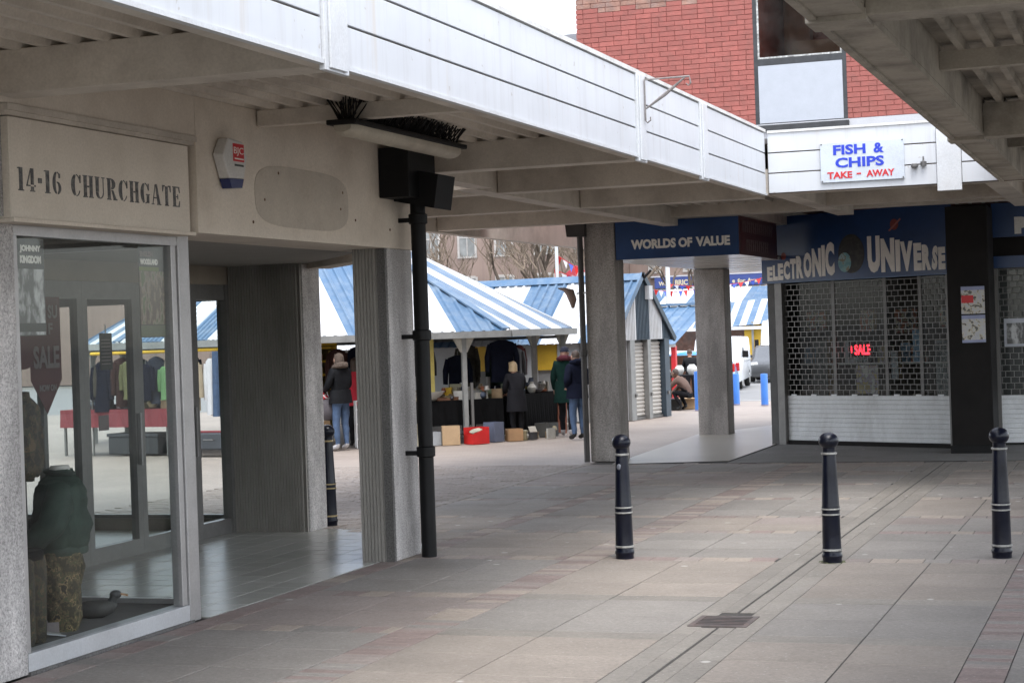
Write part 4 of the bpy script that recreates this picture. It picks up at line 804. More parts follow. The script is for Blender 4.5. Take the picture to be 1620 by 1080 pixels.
sleeve(mq, jacket_green, [(.15, 0, .93), (.24, .0, .84), (.275, .04, .71), (.235, .15, .625), (.14, .2, .60)], [.06, .078, .08, .072, .05]); sleeve(mq, jacket_green, [(-.15, 0, .93), (-.24, 0, .84), (-.275, .03, .71), (-.245, .11, .625), (-.15, .18, .60)], [.06, .078, .08, .072, .05], 4)
MB().tube([(.085*math.cos(a), .07*math.sin(a), 1.02+.012*math.sin(a)) for a in [2*math.pi*i/14 for i in range(15)]], .018, 8).obj('collar', mat('collar_dark', (.02, .03, .024), .9), mq, True, False)
for sx in (-.11, .11): L('pocket', mat('jacket_pocket', (.034, .056, .042), .9), mq, ((sx-.06, .188, .56), (sx+.06, .205, .66)), bevel=.008)
L('zip', steel, mq, ((-.006, .175, .52), (.006, .2, .98)))
for sx in (-1, 1): MB().ball((sx*.145, .19, .60), .052, 10, 7, (.8, 1, 1)).obj('cuff', MATS['collar_dark'], mq, True, False)
MB().lathe([(.195, .49), (.2, .52), (.19, .545)], 20, sy=.7).obj('waistband', jacket_green, mq, True, False); MB().box((-.02, .142, .5), (.03, .15, .54)).obj('buckle', sale_grey, mq)
for s in (-1, 1): MB().loft([ell(s*.095+s*.03*(1-z/.5), 0, z, r, r*1.1, 16, .2, s*3) for z, r in ((.0, .07), (.04, .078), (.12, .08), (.25, .082), (.38, .092), (.50, .098), (.54, .09))]).obj('trouser_leg', camo, mq, True, False)
m2 = thing('mannequin', 'pair of camouflage trousers on a stand by the granite pillar, partly hidden', 'mannequin', (-6.83, 10.02, .12), R(100))
for s in (-1, 1): MB().loft([ell(s*.09, 0, z, r, r*1.1, 16, .2, s*5+9) for z, r in ((.0, .08), (.05, .09), (.2, .1), (.4, .105), (.52, .1), (.56, .09))]).obj('trouser_leg', camo_dark, m2, True, False)
MB().lathe([(.17, .54), (.18, .58), (.16, .6)], 18, sy=.7).obj('waistband', dark_cloth, m2, True, False)
cj = thing('hanging_jacket', 'camouflage jacket hung high at the left of the display window', 'jacket', (-6.86, 10.12, 1.12), R(110))
jacket(cj, camo_dark, .06, .78, .15); sleeve(cj, camo_dark, [(.14, 0, .5), (.17, .02, .36), (.18, .03, .2), (.17, .04, .02)], [.055, .07, .065, .06], 2); sleeve(cj, camo_dark, [(-.14, 0, .5), (-.17, .02, .36), (-.18, .03, .2), (-.17, .04, .02)], [.055, .07, .065, .06], 6); MB().tube([(0, 0, .56), (0, 0, 1.55)], .004, 6).obj('hanger_wire', steel, cj, world=False)
dk = thing('decoy_duck', 'grey decoy duck lying on the display floor', 'decoy', (-7.0, 11.1, .12), R(25))
dgrey = mat('decoy_grey', (.05, .048, .046), .7, .3, 12)
MB().loft([ell(x, 0, 0, .01, .01, 4) if False else [(x, r*1.0*math.cos(2*math.pi*k/14), .055+zc+h*math.sin(2*math.pi*k/14)) for k in range(14)] for x, r, h, zc in ((-.19, .01, .01, .03), (-.13, .05, .035, .01), (-.04, .078, .06, .005), (.06, .078, .062, .005), (.13, .045, .045, .02), (.16, .01, .012, .03))]).obj('body', dgrey, dk, True, False)
MB().tube([(.10, 0, .07), (.13, 0, .12), (.14, 0, .145)], [.04, .028, .03], 10).ball((.15, 0, .155), .036, 12, 8, (1.15, .85, .9)).obj('head', mat('decoy_dark', (.04, .042, .045), .6), dk, True, False); MB().prism([(.175, -.014, .155), (.235, -.012, .14), (.235, .012, .14), (.175, .014, .155)], (0, 0, .012)).obj('bill', mat('decoy_bill', (.36, .2, .1), .5), dk, world=False, fix=True)
bx1 = thing('display_carton', 'small white open carton on the display floor', 'box', (-6.95, 10.72-.22, .12), R(30)); L('side', sale_grey, bx1, ((-.05, -.04, 0), (.05, -.036, .07))); L('side', sale_grey, bx1, ((-.05, .036, 0), (.05, .04, .07))); L('side', sale_grey, bx1, ((-.05, -.036, 0), (-.046, .036, .07))); L('side', sale_grey, bx1, ((.046, -.036, 0), (.05, .036, .07))); L('base', sale_grey, bx1, ((-.046, -.036, 0), (.046, .036, .004)))
bx2 = thing('display_knife', 'flat clear plastic pack leaning on the display floor', 'pack', (-6.84, 10.30, .12), R(50)); MB().box((-.10, -.035, .02), (.10, .035, .03), Matrix.Rotation(R(12), 4, 'Y')).obj('pack', mat('clear_pack', (.3, .31, .33), .2), bx2, world=False); MB().box((-.07, -.012, .03), (.07, .012, .037), Matrix.Rotation(R(12), 4, 'Y')).obj('tool', steel, bx2, world=False)
# ------------------------------------------------------------------ market roofs
def clip_u(poly, lo, hi):
    for s, lim in ((1, lo), (-1, -hi)):
        out = []
        for i, p in enumerate(poly):
            q = poly[(i+1) % len(poly)]; a, b = s*p[0]-lim, s*q[0]-lim
            if a >= 0: out.append(p)
            if a*b < 0: t = a/(a-b); out.append((p[0]+(q[0]-p[0])*t, p[1]+(q[1]-p[1])*t))
        poly = out
        if len(poly) < 3: return []
    return poly
def roof_face(par, pts, cols, width=.9, pitch=.2, off=0, name='roof_panel'):
    """corrugated sheets with raised ribs; pts[0]->pts[1] is the eave, local to par"""
    a, b = Vector(pts[0]), Vector(pts[1]); u = (b-a).normalized(); n = u.cross(Vector(pts[2])-a).normalized()
    if n.z < 0: n = -n
    v = n.cross(u)
    if v.dot(Vector(pts[2])-a) < 0: v = -v
    P2 = [((Vector(p)-a).dot(u), (Vector(p)-a).dot(v)) for p in pts]; Lx = (b-a).length
    xs = [p[0] for p in P2]; w3 = lambda p, h=0: a+u*p[0]+v*p[1]+n*h
    lo = min(xs)-off; k = 0
    while lo < max(xs):
        hi = lo+width; pl = clip_u(P2, max(lo, min(xs)), min(hi, max(xs)))
        if len(pl) >= 3:
            mb = MB().prism([w3(p) for p in pl], -n*.012); x = math.ceil((max(lo, min(xs)))/pitch)*pitch+.04
            while x < min(hi, max(xs))-.03:
                c = clip_u(P2, x-.02, x+.02)
                if len(c) >= 3:
                    y0, y1 = min(q[1] for q in c)-.03, max(q[1] for q in c); vs = []
                    for yy in (y0, y1):
                        for dx, h in ((-.045, 0), (-.022, .034), (.022, .034), (.045, 0)): vs.append(w3((x+dx, yy), h))
                    mb.add(vs, [(0, 1, 5, 4), (1, 2, 6, 5), (2, 3, 7, 6), (0, 3, 2, 1), (4, 5, 6, 7)])
                x += pitch
            mb.obj(name, cols[k % len(cols)], par, world=False)
        lo = hi; k += 1
pav = thing('market_pavilion', 'large eight sided market stall with blue and white striped metal roof', 'stall', (-15.91, 34.06, 0), R(39.19))
a1, a2, ZE, ZA = 2.35, 4.47, 2.04, 4.62
oc = [(-a1, -a2), (a1, -a2), (a2, -a1), (a2, a1), (a1, a2), (-a1, a2), (-a2, a1), (-a2, -a1)]
for i in range(8):
    p, q = oc[i], oc[(i+1) % 8]; roof_face(pav, [(*p, ZE), (*q, ZE), (0, 0, ZA)], [roof_blue, roof_white] if i % 2 == 0 else [roof_white, roof_blue], 1.02 if i % 2 == 0 else .5, .2 if i % 2 == 0 else .1, .36 if i == 0 else 0)
    MB().bar((p[0]*1.0, p[1]*1.0, ZE+.03), (0, 0, ZA+.03), .2, .03).obj('hip_cap', roof_white if i == 2 else roof_blue, pav, world=False)
    MB().bar((*[c*1.015 for c in p], ZE-.06), (*[c*1.015 for c in q], ZE-.06), .12, .12).obj('gutter', post_grey, pav, world=False)
    if i == 1: p = (a1+(a2-a1)*.52, -a2+(a2-a1)*.52)
    c_ = .965; MB().bar((p[0]*c_, p[1]*c_, 0), (p[0]*c_, p[1]*c_, ZE-.12), .085).obj('post', post_grey, pav, world=False)
    MB().prism([(p[0]*c_-.04, p[1]*c_-.03, ZE-.34), (p[0]*c_+.04, p[1]*c_-.03, ZE-.34), (p[0]*c_+.14, p[1]*c_-.03, ZE-.12), (p[0]*c_-.14, p[1]*c_-.03, ZE-.12)], (0, .06, 0)).obj('bracket', mat('bracket_cream', (.46, .45, .40), .6), pav, world=False, fix=True)
MB().bar((1.55, -4.33, 0), (1.55, -4.33, ZE-.12), .085).obj('post', post_grey, pav, world=False); MB().bar((1.68, -4.33, 0), (1.68, -4.33, 1.1), .05).obj('post', steel, pav, world=False)
MB().prism([(1.49, -4.36, ZE-.38), (1.61, -4.36, ZE-.38), (1.75, -4.36, ZE-.12), (1.35, -4.36, ZE-.12)], (0, .06, 0)).obj('bracket', MATS['bracket_cream'], pav, world=False, fix=True)
MB().bar((1.05, -3.9, .75), (1.05, -3.9, ZE-.1), .09).obj('pole', yellow_paint if False else mat('pale_yellow', (.6, .5, .14), .5), pav, world=False)
MB().bar((.75, -3.5, 0), (.75, -3.5, ZE-.1), .07).obj('post', mat('dark_green_post', (.03, .05, .035), .6), pav, world=False)
for i in range(0, 8, 2): p, q = oc[i], oc[(i+4) % 8]; MB().bar((*[c*.95 for c in p], ZE-.16), (*[c*.95 for c in q], ZE-.16), .06).obj('rafter', post_grey, pav, world=False)
pm_ = PM[pav.name]
# long gabled kiosk behind
kio = thing('gabled_kiosk', 'blue and white roofed kiosk with striped gable and roller shutters', 'kiosk', (-10.58, 39.1, 0), R(-11.5))
roof_face(kio, [(-9, -1.5, 1.72), (.05, -1.5, 1.72), (.05, 0, 3.14), (-9, 0, 3.14)], [roof_white, roof_blue], .95, .21, .35)
roof_face(kio, [(.05, 1.5, 1.72), (-9, 1.5, 1.72), (-9, 0, 3.14), (.05, 0, 3.14)], [roof_blue, roof_white], .95, .21)
MB().prism([(-9, -.16, 3.05), (-9, 0, 3.2), (-9, .16, 3.05)], (9.08, 0, 0)).obj('ridge_cap', roof_blue, kio, world=False, fix=True)
gx = [-1.5, -.95, -.33, .33, .95, 1.5]; cz = lambda y: 3.12-abs(y)*.933
for k, (y0, y1) in enumerate(zip(gx, gx[1:])):
    pl = [(0, y0, 1.74), (0, y1, 1.74), (0, y1, cz(y1))]+([(0, 0, cz(0))] if y0 < 0 < y1 else [])+[(0, y0, cz(y0))]
    mb = MB().prism(pl, (.02, 0, 0))
    yy = y0+.04
    while yy < y1-.02: mb.box((.02, yy-.008, 1.75), (.032, yy+.008, cz(yy)-.03)); yy += .07
    mb.obj('gable_board', slate_blue if k % 2 == 0 else roof_white, kio, world=False, fix=True)
for s in (-1, 1): MB().bar((.06, s*1.52, 1.72), (.06, 0, 3.17), .05, .12).obj('barge_board', slate_blue if s > 0 else roof_blue, kio, world=False)
MB().box((.03, .13, 2.62), (.14, .3, 2.92)).obj('lamp_box', roof_white, kio, world=False); MB().tube([(.05, -.02, 3.05), (.2, .12, 3.25)], .03, 6).obj('finial', black_pillar, kio, world=False); MB().tube([(.05, .02, 3.05), (.12, -.1, 3.2)], .03, 6).obj('finial', black_pillar, kio, world=False)
MB().box((-8.8, -1.22, 0), (-.14, 1.25, 1.74)).obj('core', mat('kiosk_core', (.25, .25, .25), .8), kio, world=False)
shut = mat('roller_shutter', (.52, .50, .46), .5, .05, 3)
def roller(par, y0, y1, x, z1=1.72):
    mb = MB(); z = .06
    while z < z1-.05: mb.prism([(x, y0, z), (x+.022, y0, z+.03), (x+.022, y0, z+.062), (x, y0, z+.084)], (0, y1-y0, 0)); z += .086
    tag(mb.obj('roller_shutter', shut, par, world=False, fix=True), kind='stuff')
roller(kio, -.42, .18, -.11); roller(kio, .35, 1.02, -.11)
for y0, y1, m in ((-.66, -.44, post_grey), (.185, .345, post_grey), (1.03, 1.27, slate_blue)): MB().box((-.139, y0, 0), (.03, y1, 1.735)).obj('pier', m, kio, world=False)
MB().box((-.139, -1.25, 0), (-.05, -.67, 1.73)).obj('door_panel', roof_white, kio, world=False); MB().box((-.12, -.43, .0), (-.05, 1.02, .055)).obj('shutter_foot', steel, kio, world=False)
for y in (-.5, .25, 1.1): MB().box((.03, y, .5), (.06, y+.07, .57)).obj('lock', steel, kio, world=False)
pan_m = [mat('panel_grey', (.50, .52, .55), .6, .05), yellow_paint, MATS['panel_grey'], MATS['panel_grey'], yellow_paint, MATS['panel_grey'], yellow_paint]
x = -.9
for k, w in enumerate((.55, .5, .55, .6, .7, 1.6, 1.2)): MB().box((x-w+.01, -1.27, .02 if pan_m[k] is not yellow_paint else 1.15), (x-.01, -1.221, 1.7)).obj('wall_panel', pan_m[k], kio, world=False); x -= w
# stall goods
def lp(x, y, z=0): return pm_ @ Vector((x, y, z))
def table(label, x, y, w, d, h, m, rz=0, drop=.1):
    t = thing('market_table', label, 'table', lp(x, y), R(39.19)+R(rz)); L('tabletop', wood, t, ((-w/2, -d/2, h-.03), (w/2, d/2, h)))
    cl = MB(); n = 24
    for sx, (p, q) in enumerate((((-w/2, -d/2), (w/2, -d/2)), ((w/2, -d/2), (w/2, d/2)), ((-w/2, d/2), (-w/2, -d/2)))):
        top, bot = [], []
        for k in range(n+1):
            f = k/n; px, py = p[0]+(q[0]-p[0])*f, p[1]+(q[1]-p[1])*f; wv_ = .02*math.sin(k*2.1)
            top.append((px, py, h+.002)); bot.append((px+wv_*(sx > 0), py-.02-wv_*(sx == 0), drop))
        cl.add(top+bot, [(k, k+1, n+2+k, n+1+k) for k in range(n)])
    cl.add([(-w/2, -d/2, h+.003), (w/2, -d/2, h+.003), (w/2, d/2, h+.003), (-w/2, d/2, h+.003)], [(0, 1, 2, 3)]); cl.obj('cloth', m, t, world=False)
    for sx in (-1, 1):
        for sy in (-1, 1): L('leg', steel, t, ((sx*(w/2-.06)-.02, sy*(d/2-.06)-.02, 0), (sx*(w/2-.06)+.02, sy*(d/2-.06)+.02, h-.03)))
    return t
table('long market table with black cloth behind the woman in the grey coat', 1.35, -3.75, 2.0, .8, .78, dark_cloth, 0, .32); table('black clothed market table at the right corner of the pavilion', 3.2, -3.05, 1.6, .7, .82, dark_cloth, 45, .05)
red_cloth = mat('red_cloth', (.20, .03, .038), .85, .15, 3)
table('long table with a red cloth seen through the shop doors', -4.3, -2.2, 2.4, .8, .84, red_cloth, -45, .52)
def item(name, label, cat, x, y, z, mb, m, rz=0, part='body', sm=True):
    t = thing(name, label, cat, lp(x, y, z), R(39.19+rz)); mb.obj(part, m, t, sm, False); return t
bowl_m = mat('white_enamel', (.60, .60, .57), .3, .05, 4); brass = mat('old_brass', (.38, .30, .12), .4, .2, 8, metal=.5); terra = mat('orange_pot', (.42, .14, .05), .5, .2, 8)
item('bowl', 'large white enamel bowl on the black clothed table', 'bowl', .95, -3.98, .785, MB().lathe([(.10, 0), (.20, .05), (.29, .14), (.31, .17), (.295, .17), (.18, .06), (.01, .03)], 24), bowl_m)
item('jug', 'brown glazed jug standing in front of the dark post', 'jug', .72, -3.7, .785, MB().lathe([(.06, 0), (.10, .08), (.11, .16), (.05, .26), (.06, .30), (.05, .30), (.04, .26)], 16), mat('brown_glaze', (.14, .08, .03), .3))
item('vase', 'orange vase beside the white bowl', 'vase', .5, -4.0, .785, MB().lathe([(.05, 0), (.08, .08), (.06, .2), (.09, .27), (.08, .27), (.04, .2)], 16), terra)
for k, (x, y, w, h, d, m, lb) in enumerate(((1.45, -3.6, .16, .22, .1, yellow_paint, 'small yellow carton on the black clothed table'), (1.62, -3.55, .2, .28, .12, mat('khaki_tin', (.36, .35, .24), .5), 'khaki tin standing next to the yellow carton'), (1.8, -3.5, .10, .30, .1, bowl_m, 'tall white carton on the black clothed table'), (1.3, -3.95, .5, .06, .3, wood, 'flat wooden tray at the front of the table'), (1.75, -4.0, .28, .16, .2, post_grey, 'grey box at the table edge by the woman'), (.25, -3.75, .42, .22, .3, mat('beige_case', (.44, .40, .30), .6), 'beige case at the left end of the goods table'))):
    t = thing('goods_box', lb, 'box', lp(x, y, .785), R(39.19+k*13-30)); L('box', m, t, ((-w/2, -d/2, 0), (w/2, d/2, h*.82))); L('lid', m, t, ((-w/2-.006, -d/2-.006, h*.82+.001), (w/2+.006, d/2+.006, h)))
for k, (x, y, m, lb) in enumerate(((2.9, -3.3, silver_paint, 'silver teapot on the right corner table'), (3.3, -2.9, brass, 'brass pot on the right corner table'))):
    t = item('teapot', lb, 'teapot', x, y, .825, MB().lathe([(.05, 0), (.09, .05), (.09, .10), (.04, .15), (.012, .165), (.015, .185), (.002, .19)], 16), m, 20*k); MB().tube([(.07, 0, .06), (.13, 0, .09), (.15, 0, .14)], [.02, .014, .01], 8).obj('spout', m, t, True, False); MB().tube([(-.08, 0, .11), (-.13, 0, .09), (-.12, 0, .04), (-.085, 0, .04)], .009, 6).obj('handle', m, t, True, False)
fig = item('carved_elephant', 'small dark carved animal figure on the right corner table', 'ornament', 3.55, -2.65, .825, MB().loft([[(x, r*math.cos(2*math.pi*k/10), .13+r*math.sin(2*math.pi*k/10)) for k in range(10)] for x, r in ((-.1, .02), (-.07, .05), (0, .06), (.07, .05), (.1, .02))]), black_paint)
for x, y in ((-.06, -.03), (-.06, .03), (.06, -.03), (.06, .03)): MB().tube([(x, y, .12), (x, y, 0)], [.02, .014], 8).obj('leg', black_paint, fig, True, False)
MB().tube([(.09, 0, .16), (.15, 0, .17), (.18, 0, .10)], [.03, .022, .01], 8).obj('head', black_paint, fig, True, False)
def open_box(label, x, y, w, d, h, m, rz=0, cut=0):
    t = thing('open_box', label, 'box', lp(x, y), R(39.19+rz))
    MB().prism([(-w/2, -d/2, 0), (w/2, -d/2, 0), (w/2, -d/2, h), (-w/2, -d/2, h-cut)], (0, .01, 0)).obj('side', m, t, world=False, fix=True)
    for a, b in (((-w/2, d/2-.01, 0), (w/2, d/2, h)), ((w/2-.01, -d/2+.01, 0), (w/2, d/2-.01, h)), ((-w/2, -d/2+.01, 0), (-w/2+.01, d/2-.01, h-cut)), ((-w/2+.01, -d/2+.01, 0), (w/2-.01, d/2-.01, .01))): L('side', m, t, (a, b))
    MB().ball((0, 0, h-.08), .12, 10, 6, (w*3.2, d*3, .5)).jitter(.03, 9, x).obj('contents', mat('mixed_goods', (.3, .28, .22), .8, .5, 12), t, True, False); return t
open_box('plain cardboard box on the ground left of the red box', 1.15, -4.62, .32, .3, .34, cardboard, -14); open_box('bright red open box on the ground under the market table', 1.6, -4.75, .36, .3, .30, mat('red_plastic', (.55, .02, .02), .4), 14, .12)
open_box('clear plastic crate on the ground at the pavilion post', .85, -4.5, .24, .25, .24, mat('clear_crate', (.32, .34, .36), .3), 0); open_box('blue grey box of oddments under the table behind the red box', 2.05, -4.42, .24, .3, .36, mat('blue_grey_plastic', (.12, .14, .2), .5), 22); open_box('brown wooden box with a round hole beside the woman', 2.42, -4.5, .28, .26, .22, mat('pine', (.34, .2, .1), .6), -6)
open_box('dark crate of bric-a-brac right of the woman', 3.35, -3.75, .4, .3, .26, mat('dark_crate', (.08, .08, .075), .7), 40); open_box('large brown printed carton on the ground behind the woman with the grey bag', -1.35, -3.95, .7, .5, .52, cardboard, 10); open_box('dark red crate under the left of the goods table', .4, -4.2, .4, .35, .36, mat('maroon_plastic', (.10, .02, .02), .6), 0)
sheet_m = mat('paper_card', (.55, .52, .46), .7)
for x, y, lb in ((3.05, -3.95, 'white price card leaning on the ground by the grey coated woman'), (4.1, -3.3, 'white card lying at the feet of the man in the green coat')): t = thing('price_card', lb, 'card', lp(x, y), R(60)); MB().box((-.09, -.005, 0), (.09, .005, .24), Matrix.Rotation(R(-28), 4, 'X')).obj('card', sheet_m, t, world=False)
pl_ = thing('leaning_plank', 'reddish brown board leaning at the right corner of the pavilion', 'board', lp(4.0, -2.9), R(50)); MB().box((-.1, -.015, 0), (.1, .015, 1.05), Matrix.Rotation(R(-9), 4, 'X') @ Matrix.Rotation(R(8), 4, 'Y')).obj('board', mat('red_brown_wood', (.2, .07, .04), .6, .2, 6, (1, 1, .2)), pl_, world=False)
ch = thing('folding_chair', 'folding chair with pale tubular frame beside the goods table', 'chair', lp(.35, -4.55), R(20)); tubem = mat('pale_tube', (.5, .47, .32), .35, metal=.4)
for s in (-1, 1): MB().tube([(s*.2, -.18, 0), (s*.2, .12, .5), (s*.2, .2, .85)], .014, 6).obj('frame', tubem, ch, True, False); MB().tube([(s*.18, .2, 0), (s*.18, -.18, .42)], .014, 6).obj('leg', tubem, ch, True, False)
L('seat', dark_cloth, ch, ((-.19, -.2, .41), (.19, .18, .43))); MB().tube([(-.2, .2, .85), (.2, .2, .85)], .014, 6).obj('top_rail', tubem, ch, True, False); L('backrest', dark_cloth, ch, ((-.18, .14, .6), (.18, .16, .8)))
# garments on hangers
navy_c = mat('navy_knit', (.008, .01, .02), .95, .2, 8, bump=.3, spec=.1); white_c = mat('white_cotton', (.62, .62, .64), .9, .06, 5); denim = mat('denim', (.055, .09, .16), .9, .25, 8, bump=.2); olive = mat('olive_cloth', (.12, .12, .05), .9, .2, 7); sand = mat('sand_cloth', (.34, .28, .2), .9, .1, 6)
def garment(label, x, y, ztop, w, h, m, kind='top', rz=0, cat='clothes'):
    t = thing('hanging_garment', label, cat, lp(x, y, ztop-h), R(39.19+rz))
    if kind == 'top':
        sh = [(.0, .42), (.12, .40), (.5, .40), (.75, .44), (.86, .5), (.94, .42), (1.0, .12)]
        MB().loft([ell(0, 0, h*f, w*k, .055+.02*(1-f), 18, .15, x*3) for f, k in sh]).obj('cloth', m, t, True, False)
        for s in (-1, 1): MB().tube([(s*w*.42, 0, h*.9), (s*w*.52, 0, h*.6), (s*w*.54, .01, h*.25)], [.05, .055, .045], 10).jitter(.01, 9, s).obj('sleeve', m, t, True, False)
    else:
        for s in (-1, 1): MB().loft([ell(s*w*(.22+.08*(1-f)), 0, h*f, w*.22*(1-.1*(1-f)), .05, 14, .15, s*4+x) for f in (0, .25, .5, .75, .9, 1)]).obj('leg', m, t, True, False)
    MB().tube([(0, 0, h), (0, 0, h+.06), (.02, 0, h+.09), (.035, 0, h+.07)], .006, 6).obj('hanger_hook', steel, t, world=False); return t
garment('black jumper on hangers above the goods table, the larger one', 2.45, -3.9, 1.86, .56, .78, navy_c); garment('black jumper hung beside the dark green post', .55, -3.4, 1.8, .4, .75, navy_c); garment('black jacket hung low behind the grey pavilion post', 1.75, -3.35, 1.6, .5, .72, navy_c, rz=10)
cl_ = [(-3.05, -3.9, 1.72, .2, 1.0, white_c, 'top', 'white shirt hanging at the clothes stall beyond the shop doors'), (-2.92, -4.12, 1.84, .36, 1.15, denim, 'leg', 'blue jeans hanging nearest the fluted wall, beyond the shop doors'), (-3.3, -3.75, 1.7, .22, .9, sand, 'top', 'cream top hanging left of the white shirt'), (-2.95, -3.8, 1.5, .2, .8, sand, 'leg', 'cream trousers hanging in front of the jeans'), (-4.3, -2.75, 1.72, .36, .7, olive, 'top', 'olive jacket hanging above the red table'), (-4.05, -3.0, 1.65, .3, .65, navy_c, 'top', 'dark jacket hanging beside the olive jacket'), (-3.75, -3.2, 1.6, .2, .6, mat('green_top', (.12, .24, .10), .9), 'top', 'green top hanging at the right of the red table'), (-4.75, -2.3, 1.7, .4, .9, navy_c, 'top', 'black coat hanging at the left of the red table')]
for x, y, z, w, h, m, kd, lb in cl_: garment(lb, x, y, z, w, h, m, kd, -45)
rail = thing('clothes_rail', 'long yellow clothes rail under the pavilion roof seen through the shop', 'rail', lp(-3.6, -3.4)); MB().tube([lp(-2.5, -4.4, 1.88), lp(-4.9, -2.1, 1.86)], .03, 8).obj('rail', yellow_paint, rail); MB().tube([lp(-2.5, -4.4, 0), lp(-2.5, -4.4, 1.88)], .02, 8).obj('upright', steel, rail); MB().tube([lp(-4.9, -2.1, 0), lp(-4.9, -2.1, 1.86)], .02, 8).obj('upright', steel, rail)
sc_ = thing('suitcase', 'dark grey suitcase standing on a low table beneath the jeans', 'suitcase', lp(-3.05, -4.15), R(-6)); L('shell', mat('suitcase_grey', (.05, .055, .065), .5), sc_, ((-.5, -.18, .12), (.5, .18, .42)), bevel=.03); L('band', red_cloth, sc_, ((-.45, -.14, .421), (.45, .14, .44))); MB().tube([(-.1, -.19, .3), (-.1, -.23, .3), (.1, -.23, .3), (.1, -.19, .3)], .012, 6).obj('handle', steel, sc_, world=False)
for s in (-1, 1): L('foot', steel, sc_, ((s*.4-.03, -.1, 0), (s*.4+.03, .1, .12)))
tr = thing('storage_trunk', 'black storage trunk under the red table', 'trunk', lp(-4.1, -2.5), R(-6)); L('box', mat('trunk_black', (.02, .022, .026), .5), tr, ((-.55, -.25, .02), (.55, .25, .34)), bevel=.02); L('lid', mat('trunk_lid', (.04, .042, .05), .5), tr, ((-.57, -.27, .341), (.57, .27, .40)), bevel=.01); L('clasp', silver_paint, tr, ((-.04, -.28, .28), (.04, -.272, .37)))
# yellow shelf stall behind the woman with the bag
ys_ = thing('yellow_shelves', 'yellow shelf rack of bottles behind the woman in the puffer jacket', 'shelves', lp(-1.2, -1.6), R(39.19))
for z in (1.02, 1.28, 1.54, 1.80): L('shelf', yellow_paint, ys_, ((-1.0, -.15, z), (1.0, .15, z+.04)))
L('back', mat('dark_olive', (.10, .085, .03), .8), ys_, ((-1.0, .151, .2), (1.0, .18, 1.95))); L('top_board', yellow_paint, ys_, ((-1.02, -.18, 1.86), (1.02, .2, 1.98)))
for x in (-1.03, 1.0): L('side', yellow_paint, ys_, ((x, -.15, 0), (x+.03, .18, 1.86)))
jar_m = [mat('jar_%d' % i, c, .35) for i, c in enumerate(((.45, .35, .08), (.16, .08, .04), (.5, .48, .42), (.3, .12, .05)))]; jm = MB().lathe([(.035, 0), (.04, .02), (.04, .11), (.02, .14), (.022, .18)], 10)
for i in range(33):
    t = thing('jar', 'small jar on the yellow shelf rack behind the woman in the puffer jacket', 'jar', PM[ys_.name] @ Vector((-.9+(i % 11)*.18, -.06, (1.06, 1.32, 1.58)[i//11])), 0, 'jars on the yellow shelves')
    if i < 4: q = jm.obj('body', jar_m[i], t, True, False); jar_m[i] = (jar_m[i], q.data)
    else: link('body', jar_m[i % 4][1], None, t)
rk = thing('wire_rack', 'white wire rack beside the fluted column, behind the woman with the bag', 'rack', (-13.55, 30.75, 0), R(30))
for sx in (-.2, .2):
    for sy in (-.14, .14): MB().tube([(sx, sy, 0), (sx, sy, .85)], .014, 6).obj('upright', white_trim, rk, world=False)
for z in (.15, .42, .68, .84): L('shelf', white_trim, rk, ((-.2, -.14, z), (.2, .14, z+.015)))
garment('red coat hanging beside the column, behind the woman with the bag', .02, -4.15, 1.42, .34, .85, mat('red_coat', (.42, .015, .03), .85, .15, 6))
# more stalls beyond the passage
s3 = thing('blue_roof_stall', 'small stall with plain blue metal roof behind the kiosk', 'stall', (-12.85, 47.6, 0), R(-6))
roof_face(s3, [(-1.6, -.6, 1.55), (1.1, -.6, 1.55), (1.1, 2.2, 2.55), (-1.6, 2.2, 2.55)], [roof_blue], 1.35, .3); L('ridge_cap', roof_blue, s3, ((-1.62, 2.1, 2.58), (1.12, 2.35, 2.64))); L('gutter', post_grey, s3, ((-1.62, -.68, 1.47), (1.12, -.58, 1.54)))
for x in (-1.5, .95): L('post', letter_red, s3, ((x, -.5, 0), (x+.12, -.38, 1.5)))
L('post', letter_red, s3, ((.95, 2.0, 0), (1.07, 2.1, 2.5))); L('back_wall', wood, s3, ((-1.5, 2.0, 0), (.9, 2.06, 1.2)))
s4 = thing('striped_awning_stall', 'stall with blue and white striped awning above the parked white van', 'stall', (-14.3, 68.5, 0), R(4))
roof_face(s4, [(-3.2, 0, 1.78), (3.4, 0, 2.2), (2.2, 3.2, 3.1), (-4.4, 3.2, 2.75)], [roof_blue, roof_white], .26, 1.0)
L('valance', white_trim, s4, ((-3.2, -.04, 1.80), (3.4, -.01, 1.92)))
for x in (-3.0, 0, 3.0): L('post', post_grey, s4, ((x, .1, 0), (x+.08, .18, 2.1)))
L('counter', wood, s4, ((-3, .6, 0), (3, 1.4, .9))); L('side_panel', yellow_paint, s4, ((-.3, .3, .6), (.6, .36, 2.0)))
s5 = thing('long_market_stall', 'long far stall with a blue and white chequered roof edge', 'stall', (-16.5, 74, 0), R(0))
roof_face(s5, [(-6, -1.2, 2.85), (8, -1.2, 2.85), (8, 1.2, 3.55), (-6, 1.2, 3.55)], [roof_blue, roof_white], 1.15, .3); L('gutter', post_grey, s5, ((-6, -1.28, 2.76), (8, -1.18, 2.84)))
for k in range(8): L('post', post_grey, s5, ((-6+k*1.9, -1.1, 0), (-5.9+k*1.9, -1.0, 2.8)))
L('back_wall', brick_old, s5, ((-6, .9, 0), (8, 1.1, 2.9)))
